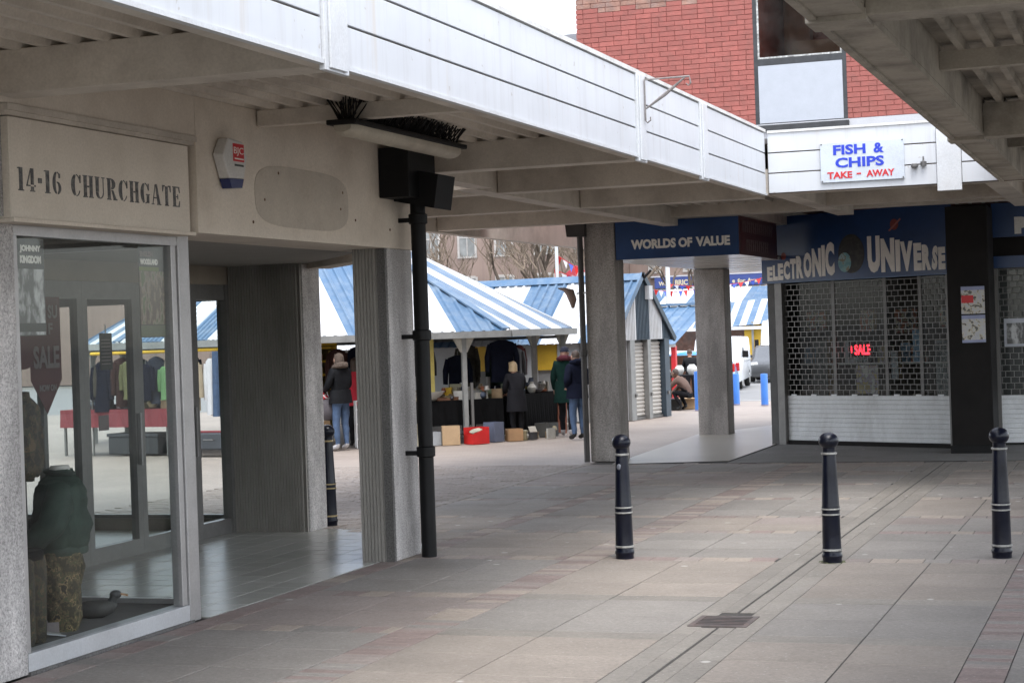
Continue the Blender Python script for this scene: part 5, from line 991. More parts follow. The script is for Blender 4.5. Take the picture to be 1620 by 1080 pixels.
# ------------------------------------------------------------------ vehicles
def car(name, label, cat, loc, rz, prof, glass_prof, w, paint, wheels, wr=.31, doors=2, lights=True, van=False):
    """body lofted across its width from a side profile (y forward, z up), rounded in plan; real wheels, panes and lamps"""
    t = thing(name, label, cat, loc, rz); t.scale = (.87, .87, .87)
    ymin = min(p[0] for p in prof); ymax = max(p[0] for p in prof); zmid = .75 if not van else 1.0
    secs = [(-1, .90, .05), (-.94, .975, .02), (-.7, 1, 0), (0, 1.005, -.01), (.7, 1, 0), (.94, .975, .02), (1, .90, .05)]
    rings = []
    for f, sc, dz in secs:
        r = []
        for y, z in prof:
            tum = 1-(.16 if not van else .07)*max(0, (z-zmid))/(1.5-zmid if not van else 1.2)
            yy = (y-(ymin+ymax)/2)*(sc if abs(f) > .9 else 1)+(ymin+ymax)/2
            r.append((f*w/2*tum, yy, z-dz*(1 if z > .5 else -1)))
        rings.append(r)
    MB().loft(rings).obj('body', paint, t, True, False, fix=True)
    for s in (-1, 1):
        for gp in glass_prof:
            mb = MB()
            def gx_(y, z): return s*(w/2*(1-(.16 if not van else .07)*max(0, (z-zmid))/(1.5-zmid if not van else 1.2))*(.955 if not van else .985)+.006)
            k = len(gp); mb.add([(gx_(y, z)+s*.012, y, z) for y, z in gp]+[(gx_(y, z)-s*.03, y, z) for y, z in gp], [tuple(range(k)), tuple(range(2*k-1, k-1, -1))]+[(i, (i+1) % k, k+(i+1) % k, k+i) for i in range(k)])
            mb.obj('side_window', car_glass, t, world=False, fix=True)
    for y in wheels:
        for s in (-1, 1):
            wh = MB().lathe([(.12, -.09), (wr*.9, -.1), (wr, -.06), (wr, .06), (wr*.9, .1), (.12, .09)], 22); 
            wh.v = [Vector((s*(w/2-.1)+v.z, y+v.x, wr+v.y)) for v in wh.v]; o = wh.obj('wheel', rubber, t, True, False)
            rm = MB().lathe([(.02, .095), (wr*.6, .1), (wr*.64, .085), (.02, .08)], 18); rm.v = [Vector((s*(w/2-.1)+v.z*s, y+v.x, wr+v.y)) for v in rm.v]; rm.obj('rim', silver_paint, o, True, False)
    return t
hatch = [(-1.9, .25), (-1.95, .55), (-1.88, .88), (-1.6, 1.28), (-1.3, 1.40), (-.2, 1.44), (.25, 1.36), (.95, .95), (1.6, .85), (1.88, .7), (1.95, .45), (1.9, .22)]
hw = [[(-1.35, .96), (-1.2, 1.32), (-.4, 1.36), (-.35, .94)], [(-.28, .94), (-.33, 1.36), (.18, 1.3), (.72, .95)]]
vanp = [(-2.35, .3), (-2.4, .6), (-2.36, 1.2), (-2.2, 1.78), (-2.0, 1.86), (.9, 1.88), (1.2, 1.8), (1.75, 1.2), (2.25, 1.0), (2.38, .75), (2.38, .4), (2.3, .25)]
vw = [[(.55, 1.14), (.5, 1.62), (.98, 1.62), (1.42, 1.16)]]
boxp = [(-2.9, .4), (-2.95, .8), (-2.9, 2.3), (-2.75, 2.42), (1.1, 2.44), (1.5, 2.3), (2.2, 1.35), (2.75, 1.1), (2.85, .8), (2.85, .45), (2.75, .3)]
bw = [[(.95, 1.28), (.9, 1.85), (1.5, 1.85), (1.95, 1.3)]]
car_white = mat('car_white', (.62, .64, .66), .25, .03, 2, bump=0, coat=.5); car_dark = mat('car_dark', (.05, .052, .055), .25, .05, 2, bump=0, coat=.5); car_blue = mat('car_blue', (.06, .27, .52), .25, .05, 2, bump=0, coat=.5); lamp_red = mat('lamp_red', (.5, .02, .02), .2, bump=0); lamp_clear = mat('lamp_clear', (.6, .6, .58), .15, bump=0)
def addp(t, name, m, *b): return L(name, m, t, *b, bevel=.01)
v1 = car('parked_van', 'white panel van parked behind the passage column, nose towards the camera', 'van', (-13.0, 57.6, 0), R(180+7), vanp, vw, 1.75, car_white, (-1.5, 1.55), .32, van=True)
addp(v1, 'windscreen', car_glass, ((-.7, 1.28, 1.25), (.7, 1.62, 1.3))); addp(v1, 'bumper', post_grey, ((-.8, 2.3, .35), (.8, 2.44, .6)))
for s in (-1, 1): addp(v1, 'headlight', lamp_clear, ((s*.7-.12, 2.25, .72), (s*.7+.12, 2.4, .9))); addp(v1, 'mirror', black_pillar, ((s*.98-.1, 1.22, 1.12), (s*.98+.1, 1.32, 1.36))); addp(v1, 'side_trim', mat('trim_grey', (.4, .41, .42), .5), ((s*.865-.02, -2.2, .98), (s*.865+.02, .5, 1.02)))
v2 = car('box_van', 'tall white delivery van beside the shutter pier, cab towards the camera', 'van', (-12.78, 67.3, 0), R(180+8), boxp, bw, 1.95, car_white, (-1.9, 1.9), .36, van=True)
for s in (-1, 1): addp(v2, 'mirror', black_pillar, ((s*1.1-.08, 1.75, 1.3), (s*1.1+.08, 1.85, 1.65))); addp(v2, 'headlight', lamp_clear, ((s*.75-.12, 2.75, .8), (s*.75+.12, 2.87, 1.0)))
addp(v2, 'bumper', post_grey, ((-.9, 2.78, .4), (.9, 2.9, .68)))
c1 = car('parked_car', 'dark grey hatchback parked between the two white vans', 'car', (-12.55, 63.8, 0), R(180+6), hatch, hw, 1.7, car_dark, (-1.2, 1.25))
for s in (-1, 1): addp(c1, 'headlight', lamp_clear, ((s*.6-.14, 1.72, .68), (s*.6+.14, 1.88, .8))); addp(c1, 'mirror', car_dark, ((s*.88-.07, .42, .95), (s*.88+.07, .52, 1.07)))
c2 = car('parked_car', 'blue and red hatchback half hidden behind the passage column', 'car', (-13.3, 53.2, 0), R(95), hatch, hw, 1.65, car_blue, (-1.2, 1.25))
for s in (-1, 1): addp(c2, 'tail_light', lamp_red, ((s*.62-.12, -1.97, .72), (s*.62+.12, -1.85, 1.0))); addp(c2, 'headlight', lamp_clear, ((s*.6-.14, 1.72, .68), (s*.6+.14, 1.88, .8)))
addp(c2, 'red_panel', lamp_red, ((-.7, -1.8, .93), (.7, -1.55, 1.0)))
c3 = car('parked_car', 'white hatchback parked behind the goods table beyond the kiosk', 'car', (-14.3, 55.5, 0), R(165), hatch, hw, 1.7, car_white, (-1.2, 1.25))
for s in (-1, 1): addp(c3, 'headlight', lamp_clear, ((s*.6-.14, 1.72, .68), (s*.6+.14, 1.88, .8)))
# ------------------------------------------------------------------ people
skin = mat('skin', (.50, .30, .22), .55, .06, 20, bump=0); skin_dark = mat('skin_brown', (.22, .12, .08), .55, .06, 20, bump=0); eye_m = mat('eye_dark', (.03, .025, .02), .3, bump=0)
def person(label, loc, rz, h, top, legs, shoe, hair, hairstyle='short', pose='stand', coat=None, skin_m=None, jit=0, width=1.0, hat=None, hood=None):
    t = thing('person', label, 'person', loc, rz); k = h/1.72; sk = skin_m or skin
    J = {'pel': (0, 0, .93), 'waist': (0, .01, 1.08), 'chest': (0, 0, 1.28), 'neck': (0, .0, 1.45), 'nk2': (0, .015, 1.50)}
    hd = Vector((0, .03, 1.60))
    for s, n in ((-1, 'L'), (1, 'R')):
        J['sh'+n] = (s*.17, 0, 1.39); J['el'+n] = (s*.235, -.02, 1.12); J['wr'+n] = (s*.225, .10, .90); J['hp'+n] = (s*.085, 0, .88); J['kn'+n] = (s*.10, .02, .48); J['an'+n] = (s*.10, -.02, .085); J['to'+n] = (s*.115, .14, .035)
    if pose == 'reach':
        for s, n in ((-1, 'L'), (1, 'R')): J['el'+n] = (s*.22, .10, 1.14); J['wr'+n] = (s*.12, .32, 1.02)
        J['chest'] = (0, .05, 1.27); J['neck'] = (0, .09, 1.43); J['nk2'] = (0, .12, 1.48); hd = Vector((0, .16, 1.57))
        for n in 'LR': q = J['sh'+n]; J['sh'+n] = (q[0], .06, 1.37)
    if pose == 'pocket':
        for s, n in ((-1, 'L'), (1, 'R')): J['el'+n] = (s*.26, -.06, 1.13); J['wr'+n] = (s*.16, .12, 1.02)
    if pose == 'bag':
        J['elL'] = (-.24, .05, 1.13); J['wrL'] = (-.20, .24, 1.06); J['elR'] = (.24, .06, 1.13); J['wrR'] = (.18, .26, 1.08)
    if pose == 'step': J['knL'] = (-.10, .14, .50); J['anL'] = (-.10, .12, .09); J['toL'] = (-.115, .28, .035); J['knR'] = (.10, -.02, .47); J['anR'] = (.10, -.18, .10); J['toR'] = (.115, -.02, .035)
    if pose == 'crouch':
        J.update({'pel': (0, -.12, .42), 'waist': (0, -.04, .56), 'chest': (0, .10, .72), 'neck': (0, .2, .86), 'nk2': (0, .24, .90)}); hd = Vector((0, .30, .97))
        for s, n in ((-1, 'L'), (1, 'R')): J['sh'+n] = (s*.17, .16, .80); J['el'+n] = (s*.24, .34, .60); J['wr'+n] = (s*.16, .52, .42); J['hp'+n] = (s*.085, -.1, .40); J['kn'+n] = (s*.16, .28, .48); J['an'+n] = (s*.13, .05, .085); J['to'+n] = (s*.14, .2, .035)
    rad = {'pel': .135, 'waist': .125, 'chest': .15, 'neck': .062, 'nk2': .055, 'sh': .075, 'el': .052, 'wr': .036, 'hp': .092, 'kn': .066, 'an': .045, 'to': .04}
    if top is not None: rad.update({'sh': .088, 'el': .064, 'wr': .045, 'chest': .165, 'waist': .145})
    names = list(J); E_ = [('pel', 'waist'), ('waist', 'chest'), ('chest', 'neck'), ('neck', 'nk2')]
    for n in 'LR': E_ += [('chest', 'sh'+n), ('sh'+n, 'el'+n), ('el'+n, 'wr'+n), ('pel', 'hp'+n), ('hp'+n, 'kn'+n), ('kn'+n, 'an'+n), ('an'+n, 'to'+n)]
    me = bpy.data.meshes.new('sk'); me.from_pydata([Vector(J[n])*k for n in names], [(names.index(a), names.index(b)) for a, b in E_], [])
    o = bpy.data.objects.new('sk', me); C.objects.link(o); md = o.modifiers.new('s', 'SKIN'); ss = o.modifiers.new('u', 'SUBSURF'); ss.levels = 2; md.use_smooth_shade = True
    for i, n in enumerate(names):
        r = rad.get(n) or rad[n[:2]]; d = me.skin_vertices[0].data[i]; wide = n in ('chest', 'pel', 'waist'); d.radius = (r*k*width*(1.12 if wide else 1), r*k*width*(.85 if wide else 1)); d.use_root = n == 'pel'
    dg = bpy.context.evaluated_depsgraph_get(); ev = bpy.data.meshes.new_from_object(o.evaluated_get(dg)); bpy.data.objects.remove(o)
    mb = MB(); mb.v = [v.co.copy() for v in ev.vertices]; mb.f = [tuple(p.vertices) for p in ev.polygons]; nbody = len(mb.f)
    for v in mb.v:
        v += noise.noise_vector(v*11+Vector((h*9, 0, 0)))*.011+noise.noise_vector(v*27)*.004
    segs = [(Vector(J[a])*k, Vector(J[b])*k, a, b) for a, b in E_]
    def near(p):
        best = None
        for a, b, na, nb in segs:
            d = b-a; u = max(0, min(1, (p-a).dot(d)/d.dot(d))); q = (p-a-d*u).length
            if best is None or q < best[0]: best = (q, na, nb, u)
        return best
    mi = []
    for f in mb.f:
        c = sum((mb.v[i] for i in f), Vector())/len(f); q = near(c); a, b, u = q[1:]
        if b == 'nk2': mi.append(0)
        elif a[:2] == 'an' or (a[:2] == 'kn' and u > .93): mi.append(3)
        elif a[:2] in ('hp', 'kn') or (a == 'pel' and b[:2] == 'hp'): mi.append(2)
        elif a[:2] == 'el' and u > .97: mi.append(0)
        else: mi.append(1)
    def ext(fn, m):
        n0 = len(mb.f); fn(); mi.extend([m]*(len(mb.f)-n0))
    hc = hd*k; R_ = .105*k                                       # head: skull, jaw, nose, ears
    def head():
        rings = []
        for j in range(13):
            a = math.pi*(j+.05)/12.1-math.pi/2; ca, sa = math.cos(a), math.sin(a); jaw = 1-.22*max(0, -sa)
            rings.append([hc+Vector((R_*.76*ca*jaw*math.cos(b), R_*(.95 if math.sin(b) < 0 else .9)*ca*math.sin(b)*(1-.06*max(0, -sa))+.012*k*max(0, -sa), R_*1.18*sa)) for b in [2*math.pi*i/16 for i in range(16)]])
        mb.loft(rings); mb.loft([[hc+Vector((x*k, (.085+y)*k, z*k)) for x, y, z in q] for q in ([(-.008, 0, .02), (.008, 0, .02), (.006, 0, .03), (-.006, 0, .03)], [(-.016, .022, -.022), (.016, .022, -.022), (.008, .026, -.008), (-.008, .026, -.008)], [(-.014, .0, -.032), (.014, .0, -.032), (.01, .0, -.03), (-.01, .0, -.03)])])
        for s in (-1, 1): mb.ball(hc+Vector((s*.082*k, -.005*k, 0)), .022*k, 8, 6, (.4, .8, 1.3))
    ext(head, 0)
    def eyes():
        for s in (-1, 1): mb.ball(hc+Vector((s*.032*k, .083*k, .012*k)), .010*k, 8, 5)
        mb.ball(hc+Vector((0, .083*k, -.052*k)), .02*k, 8, 5, (1, .35, .22))
    ext(eyes, 4)
    def hands():
        for s, n in ((-1, 'L'), (1, 'R')):
            w_ = Vector(J['wr'+n])*k; d = (w_-Vector(J['el'+n])*k).normalized(); sd_ = Vector((1, 0, 0)); sd_ = (sd_-d*sd_.dot(d)).normalized(); nn = d.cross(sd_)
            mb.tube([w_-d*.02*k, w_+d*.03*k, w_+d*.075*k], [.03*k, .036*k, .034*k], 8)
            for i, (o_, l_) in enumerate(((-.028, .062), (-.010, .075), (.009, .07), (.027, .055))):
                b_ = w_+d*.07*k+sd_*o_*k; mb.tube([b_, b_+d*l_*.55*k-nn*.008*k, b_+d*l_*.9*k-nn*.03*k], [.0095*k, .009*k, .007*k], 6)
            b_ = w_+d*.025*k-sd_*s*.03*k; mb.tube([b_, b_+d*.03*k-sd_*s*.022*k, b_+d*.06*k-sd_*s*.018*k], [.012*k, .010*k, .008*k], 6)
    ext(hands, 0)
    bo = mb.obj('body', sk, t, True, False)
    for m in (top or sk, legs, shoe, eye_m): bo.data.materials.append(m)
    for p, i in zip(bo.data.polygons, mi): p.material_index = i
    # hair, hat, hood, coat skirt
    def cap(rx, ry, rz_, zlow, back, name, m, nz=7, jitter=.008):
        rings = []
        for j in range(nz+1):
            f = j/nz; a = math.pi/2*(1-f)
            zz = rz_*math.sin(a) if f < .7 else rz_*math.sin(math.pi/2*.3)-(f-.7)/.3*zlow
            rr = math.cos(a) if f < .7 else math.cos(math.pi/2*.3)+(f-.7)*.12
            rings.append([hc+Vector((rx*rr*math.cos(b), ry*rr*math.sin(b)*(1 if math.sin(b) < 0 else (.78 if f > .5 else 1))-back, zz+(.03*k if math.sin(b) > .2 and f > .55 else 0))) for b in [2*math.pi*i/16 for i in range(16)]])
        MB().loft(rings[::-1]).jitter(jitter*k, 22, h).obj(name, m, t, True, False, fix=True)
    if hat: cap(.098*k, .115*k, .145*k, .03*k, .01*k, 'hat', hat, jitter=.003)
    elif hairstyle == 'bob': cap(.105*k, .115*k, .142*k, .15*k, .018*k, 'hair', hair)
    elif hairstyle == 'long': cap(.10*k, .112*k, .14*k, .2*k, .02*k, 'hair', hair)
    elif hairstyle == 'short': cap(.089*k, .108*k, .135*k, .07*k, .016*k, 'hair', hair, jitter=.004)
    if hood: MB().tube([Vector(J['neck'])*k+Vector((x*k, y*k, z*k)) for x, y, z in ((.1, .07, .02), (.12, -.02, .05), (.06, -.10, .07), (-.06, -.10, .07), (-.12, -.02, .05), (-.1, .07, .02))], [.03*k, .045*k, .055*k, .055*k, .045*k, .03*k], 10).jitter(.008, 25).obj('hood', hood, t, True, False)
    if coat:
        z0, m = coat; zc = Vector(J['waist']).z*k
        MB().loft([ell(0, .0, zc+(z0*k-zc)*f, (.185+.035*f)*k*width, (.135+.03*f)*k*width, 20, .05, h*5) for f in (0, .25, .5, .75, 1)]+[ell(0, 0, z0*k+.01, .17*k, .12*k, 20)]).obj('coat_skirt', m, t, True, False, fix=True)
    return t
black_c = mat('black_jacket', (.007, .0075, .009), .6, .3, 8, bump=.3, bscale=18, spec=.12); grey_c = mat('grey_wool', (.016, .016, .019), .95, .2, 9, bump=.3, spec=.1); green_c = mat('bottle_green', (.007, .024, .02), .9, .2, 8, spec=.1); navy_j = mat('navy_jacket', (.007, .009, .02), .85, .2, 8, spec=.1); jeans = mat('blue_jeans', (.06, .10, .18), .9, .3, 6, bump=.2); trous = mat('charcoal_trousers', (.014, .014, .016), .9, .2, 6, spec=.1); shoe_b = mat('black_shoes', (.012, .012, .012), .5); shoe_w = mat('white_trainers', (.5, .5, .52), .6); blonde = mat('blonde_hair', (.42, .31, .18), .6, .2, 40, bump=.4); brown_h = mat('brown_hair', (.05, .03, .02), .6, .2, 40, bump=.4); grey_h = mat('grey_hair', (.3, .29, .28), .6, .2, 40); fur = mat('brown_fur', (.08, .058, .045), .95, .4, 60, bump=.8); maroon = mat('maroon_scarf', (.09, .015, .025), .95, .2, 10)
def toward(a, b): return math.atan2(-(b[0]-a[0]), b[1]-a[1])
person('fair haired woman in a grey knee length coat bending over the market table', (-11.22, 32.38, 0), R(42), 1.47, grey_c, trous, shoe_b, blonde, 'bob', 'reach', (.62, grey_c), width=1.08)
person('man in a long bottle green coat and dark woolly hat seen from behind', (-10.5, 33.15, 0), R(8), 1.68, green_c, trous, shoe_w, brown_h, 'short', 'step', (.66, green_c), hat=mat('knit_hat', (.012, .014, .03), .95), hood=maroon, width=1.1)
person('man in a navy jacket and blue jeans standing by the far grey column', (-9.98, 32.2, 0), R(50), 1.62, navy_j, jeans, shoe_b, brown_h, 'short', 'pocket', (.80, navy_j), hood=navy_j, width=1.1)
person('woman in a black puffer jacket with fur hood and jeans, carrying a grey bag', (-13.72, 30.02, 0), R(62), 1.72, black_c, jeans, shoe_w, fur, 'long', 'bag', (.84, black_c), hood=fur, width=1.08)
person('dark haired person in red standing behind the woman in the puffer jacket', (-13.9, 31.1, 0), R(30), 1.62, MATS['red_coat'], trous, shoe_b, brown_h, 'long', 'stand', (.8, MATS['red_coat']))
person('stallholder in a dark camouflage jacket behind the black downpipe', (-12.75, 33.9, 0), R(200), 1.6, camo_dark, trous, shoe_b, grey_h, 'short', 'reach')
person('pink faced grey haired person further back under the pavilion', (-12.85, 36.2, 0), R(190), 1.52, navy_j, trous, shoe_b, grey_h, 'none', 'stand')
person('dark haired person standing by the goods table beyond the kiosk', (-11.35, 46.6, 0), R(20), 1.42, black_c, trous, shoe_b, brown_h, 'short', 'reach')
person('person crouching to sort goods on the ground beyond the kiosk', (-10.62, 43.0, 0), R(75), 1.55, mat('brown_top', (.10, .06, .045), .9), trous, shoe_b, brown_h, 'short', 'crouch', skin_m=skin_dark)
bg_ = thing('carrier_bag', 'large grey cloth bag with red items held by the woman in the puffer jacket', 'bag', (-14.0, 29.9, .55), R(35)); bagm = mat('grey_bag', (.07, .062, .07), .8, .2, 6)
MB().loft([ell(0, 0, z, a, b, 18, .12, 3) for z, a, b in ((0, .13, .08), (.04, .2, .12), (.15, .23, .14), (.28, .22, .12), (.36, .17, .07), (.37, .15, .05))]).obj('bag', bagm, bg_, True, False)
MB().ball((-.04, 0, .40), .13, 12, 8, (1, .6, .7)).jitter(.03, 12).obj('contents', patch_mat('red_print', [(.42, .03, .04), (.5, .48, .46), (.35, .02, .03)], 18, .6), bg_, True, False); MB().tube([(-.1, 0, .36), (-.05, .02, .55), (.06, .02, .55), (.1, 0, .36)], .012, 6).obj('handle', white_c, bg_, True, False)
# goods table beyond the kiosk
gt = thing('goods_table', 'trestle table of white goods behind the blue bollard', 'table', (-11.05, 44.6, 0), R(10)); L('tabletop', trous, gt, ((-.6, -.35, .74), (.6, .35, .8)))
for sx in (-.5, .5):
    for sy in (-.28, .28): L('leg', steel, gt, ((sx-.02, sy-.02, 0), (sx+.02, sy+.02, .74)))
for i, (x, y, r, lb) in enumerate(((-.4, 0, .09, 'left'), (-.1, .1, .12, 'middle'), (.22, -.05, .13, 'large pale'))): t = thing('crockery', lb+' white pot on the trestle table beyond the kiosk', 'pot', PM[gt.name] @ Vector((x, y, .8))); MB().lathe([(r*.6, 0), (r, r*.8), (r*.9, r*1.5), (r*.5, r*1.9), (r*.55, r*2)], 14).obj('body', bowl_m, t, True, False)
for i, (x, y, m, lb) in enumerate(((-11.0, 43.2, mat('dark_case', (.02, .02, .02), .6), 'dark carton on the ground left of the crouching person'), (-10.75, 43.6, cardboard, 'brown carton on the ground behind the crouching person'), (-11.2, 44.0, red_cloth, 'low red box on the ground beneath the trestle table'))): t = thing('ground_carton', lb, 'box', (x, y, 0), R(20*i)); L('box', m, t, ((-.2, -.15, 0), (.2, .15, .26))); L('flap', m, t, ((-.2, -.27, .25), (.2, -.15, .262)))
# ------------------------------------------------------------------ distant street
fbk = thing('far_brick_building', 'long brown brick building with white sash windows behind the market', 'building', (-28, 86, 0))
fbrick = brick_ground('far_brick', (.23, .165, .135), (.20, .14, .118), (.24, .19, .165), 3.4)
MB().box((-60, 84.2, 0), (-23.6, 95, 14)).obj('wall', fbrick, fbk); MB().prism([(-60, 84, 14), (-60, 89.5, 17), (-60, 95, 14)], (36.4, 0, 0)).obj('roof', mat('slate', (.09, .09, .1), .7), fbk, fix=True)
sash_white = mat('sash_white', (.38, .355, .33), .6)
def sash(par, x0, x1, z0, z1, y, m=sash_white):
    f = MB().box((x0-.06, y-.05, z0-.08), (x1+.06, y, z0)).obj('window', m, par); MB().box((x0+.06, y-.018, z0), (x1-.06, y-.006, z1-.08)).obj('pane', mat('far_pane', (.20, .205, .20), .3, .3, 2, bump=0), f)
    for a, b in (((x0-.05, y-.04, z0), (x0+.06, y-.001, z1)), ((x1-.06, y-.04, z0), (x1+.05, y-.001, z1)), ((x0+.06, y-.04, z1-.08), (x1-.06, y-.001, z1+.05)), ((x0+.06, y-.04, (z0+z1)/2-.03), (x1-.06, y-.001, (z0+z1)/2+.03)), (((x0+x1)/2-.025, y-.03, z0), ((x0+x1)/2+.025, y-.002, z1-.08))): MB().box(a, b).obj('glazing_bar', m, f)
for x0, x1 in ((-33.8, -32.9), (-31.9, -31.0), (-30.0, -29.1), (-28.0, -27.0), (-26, -25)): sash(fbk, x0, x1, 5.75, 7.6, 84.2); sash(fbk, x0, x1, 2.6, 4.75, 84.2); sash(fbk, x0, x1, 9.2, 11, 84.2)
for x0 in (-40, -38, -36, -42, -44): sash(fbk, x0, x0+.9, 5.75, 7.6, 84.2); sash(fbk, x0, x0+.9, 2.6, 4.75, 84.2)
fb2 = thing('far_shop_building', 'brick building with a long blue shop sign beyond the market stalls', 'building', (-19, 88, 0))
MB().box((-23.58, 85.2, 0), (-13, 96, 13)).obj('wall', fbrick, fb2); MB().prism([(-23.58, 85, 13), (-23.58, 90.5, 16), (-23.58, 96, 13)], (10.58, 0, 0)).obj('roof', MATS['slate'], fb2, fix=True)
for x0 in (-22.6, -20.9, -19.2, -17.4, -15.8): sash(fb2, x0, x0+.55, 4.65, 5.6, 85.2)
MB().box((-22.6, 85.0, 4.36), (-16.95, 85.19, 4.42)).obj('cornice', render_white, fb2); MB().box((-22.6, 85.02, 3.3), (-16.95, 85.19, 3.8)).obj('lintel', mat('pale_stone', (.46, .42, .36), .8), fb2)
MB().prism([(-18.7, 85.0, 3.82), (-18.0, 85.0, 3.82), (-18.15, 85.0, 3.35), (-18.55, 85.0, 3.35)], (0, .1, 0)).obj('keystone', render_white, fb2, fix=True)
bs = thing('far_shop_sign', 'long blue sign with gold lettering on the far brick building', 'sign', (-19.7, 85, 3.85)); MB().box((-22.3, 84.95, 3.83), (-17.0, 85.01, 4.34)).obj('panel', mat('far_sign_blue', (.035, .06, .22), .5), bs)
gold_l = mat('gold_letter', (.55, .48, .34), .5)
for s, x, w, hh in (('Wells', -22.1, .6, .2), ('BRIC', -21.3, .62, .26), ('AX', -20.3, .5, .26), ('e', -18.55, .13, .15), ('for', -18.3, .38, .2), ('Axes', -17.85, .6, .2)): text('lettering', s, gold_l, bs, (x, 84.945, 3.95), (1, 0, 0), .2, fit=(w, hh), bold=.008, depth=.003)
lp_ = thing('lamp_column', 'slim white lamp column rising beyond the kiosk roof', 'lamp', (-15.3, 60, 0)); MB().tube([(-15.3, 60, 0), (-15.28, 60, 6.5)], [.09, .06], 10).obj('column', roof_white, lp_, True); MB().tube([(-15.28, 60, 6.5), (-14.9, 60, 6.75), (-14.4, 60, 6.8)], .04, 8).obj('arm', roof_white, lp_, True); MB().box((-14.5, 59.9, 6.72), (-14.0, 60.1, 6.82)).obj('lantern', roof_white, lp_)
fp = thing('bunting_pole', 'pale pole carrying red white and blue bunting behind the kiosk', 'pole', (-16, 50, 0)); MB().tube([(-15.98, 50, 0), (-15.97, 50, 4.7)], .05, 8).obj('pole', roof_white, fp)
flag_c = [lamp_red, white_c, mat('flag_blue', (.04, .08, .4), .7)]
def bunting(label, a, b, n, sag, size):
    t = thing('bunting', label, 'bunting', a); a, b = Vector(a), Vector(b); pts = []
    for i in range(n+1): f = i/n; p = a.lerp(b, f); p.z -= sag*4*f*(1-f); pts.append(p)
    MB().tube(pts, .012, 4).obj('string', lamp_red, t)
    for i in range(n):
        p, q = pts[i], pts[i].lerp(pts[i+1], .85); d = q-p; m_ = (p+q)/2-Vector((0, 0, size))+Vector((random.uniform(-.05, .05), random.uniform(-.1, .1), 0)); MB().prism([p, q, m_], (0, .006, 0)).obj('pennant', flag_c[i % 3], t, fix=True)
bunting('bunting sloping down from the pole above the kiosk roof', (-15.97, 50, 4.15), (-14.4, 50.5, 3.2), 10, .05, .24); bunting('second string of bunting hanging lower by the pole', (-16.05, 50, 3.75), (-14.5, 50.8, 3.3), 9, .12, .3)
bunting('bunting strung across below the far blue shop sign', (-18.6, 73, 3.75), (-14.2, 72.8, 3.95), 18, .25, .22); bunting('bunting along the far stall roof by the lamp column', (-18.8, 71.5, 3.5), (-16.4, 71.5, 3.62), 12, .15, .26)
hf = thing('hung_flag', 'red and white flag cloth hung beneath the bunting pole', 'flag', (-15.6, 50.3, 2.9)); MB().prism([(-15.9, 50.3, 2.9), (-14.7, 50.3, 2.9), (-14.75, 50.35, 3.35), (-15.5, 50.3, 3.85), (-15.85, 50.3, 3.6)], (0, .02, 0)).obj('cloth', patch_mat('flag_cloth', [(.42, .05, .07), (.45, .10, .11), (.5, .48, .48), (.38, .04, .06)], 5, .8), hf, fix=True)
bark = mat('bark', (.11, .085, .065), .95, .25, 5); twig_m = mat('twig', (.20, .155, .115), .95, .2, 3)
def tree(label, loc, h, seed):
    rnd = random.Random(seed); t = thing('bare_tree', label, 'tree', loc, 0, 'bare winter trees'); tr_ = MB(); tw = MB()
    def grow(p, d, ln, r, lev):
        pts = [p]; q = p.copy()
        for i in range(3): d = (d+Vector((rnd.uniform(-.18, .18), rnd.uniform(-.18, .18), rnd.uniform(-.04, .12)))).normalized(); q = q+d*ln/3; pts.append(q.copy())
        (tr_ if lev < 3 else tw).tube(pts, [r, r*.88, r*.76, r*.62], 7 if lev < 2 else 4 if lev < 4 else 3, caps=False)
        if lev >= 5: return
        for i in range(3 if lev < 4 else 4):
            nd = (d+Vector((rnd.uniform(-.9, .9), rnd.uniform(-.9, .9), rnd.uniform(-.1, .6)))).normalized(); st = pts[rnd.choice((2, 3, 3))]; grow(st.copy(), nd, ln*rnd.uniform(.6, .8), r*.58, lev+1)
    grow(Vector((0, 0, 0)), Vector((0, 0, 1)), h*.32, h*.02, 0)
    tr_.obj('trunk', bark, t, True, False); tw.obj('crown', twig_m, t, False, False); return t
for i, (x, y, h, lb) in enumerate(((-24.2, 76, 9.5, 'bare tree left of the kiosk roof, nearest the downpipe'), (-21.6, 72, 8.5, 'bare tree with forked trunk in front of the far windows'), (-20.2, 74, 9, 'bare tree just left of the bunting pole'), (-27, 78, 9, 'bare tree behind the pavilion ridge'), (-18.2, 78, 8, 'bare tree right of the bunting pole'), (-25.6, 79, 10, 'bare tree between the downpipe and the kiosk roof, furthest back'), (-22.9, 80, 10, 'bare tree with fine twigs in front of the middle far window'), (-29.5, 80, 9, 'bare tree low behind the left slope of the pavilion'))): tree(lb, (x, y, 0), h, 40+i)
# ------------------------------------------------------------------ small stock heaped on the stalls
random.seed(77)
clut_m = [mat('stock_%d' % i, c, .5, .15, 10) for i, c in enumerate(((.30, .26, .16), (.05, .05, .055), (.34, .12, .06), (.45, .44, .40), (.10, .08, .05), (.16, .2, .12), (.22, .15, .08), (.06, .08, .12)))]
shapes = [MB().lathe([(.04, 0), (.07, .04), (.075, .09), (.03, .15), (.035, .18)], 12), MB().lathe([(.05, 0), (.1, .03), (.12, .06), (.11, .06), (.03, .02)], 14), MB().box((-.08, -.05, 0), (.08, .05, .11)).box((-.085, -.055, .111), (.085, .055, .13)), MB().lathe([(.02, 0), (.02, .01), (.008, .02), (.008, .13), (.05, .15), (.03, .22)], 10), MB().box((-.1, -.012, 0), (.1, .012, .16)).box((-.085, -.016, .015), (.085, -.0121, .145)), MB().ball((0, 0, .05), .06, 10, 7, (1.2, .9, .85)).tube([(.05, 0, .06), (.1, 0, .09)], [.03, .02], 8)]
cache = {}
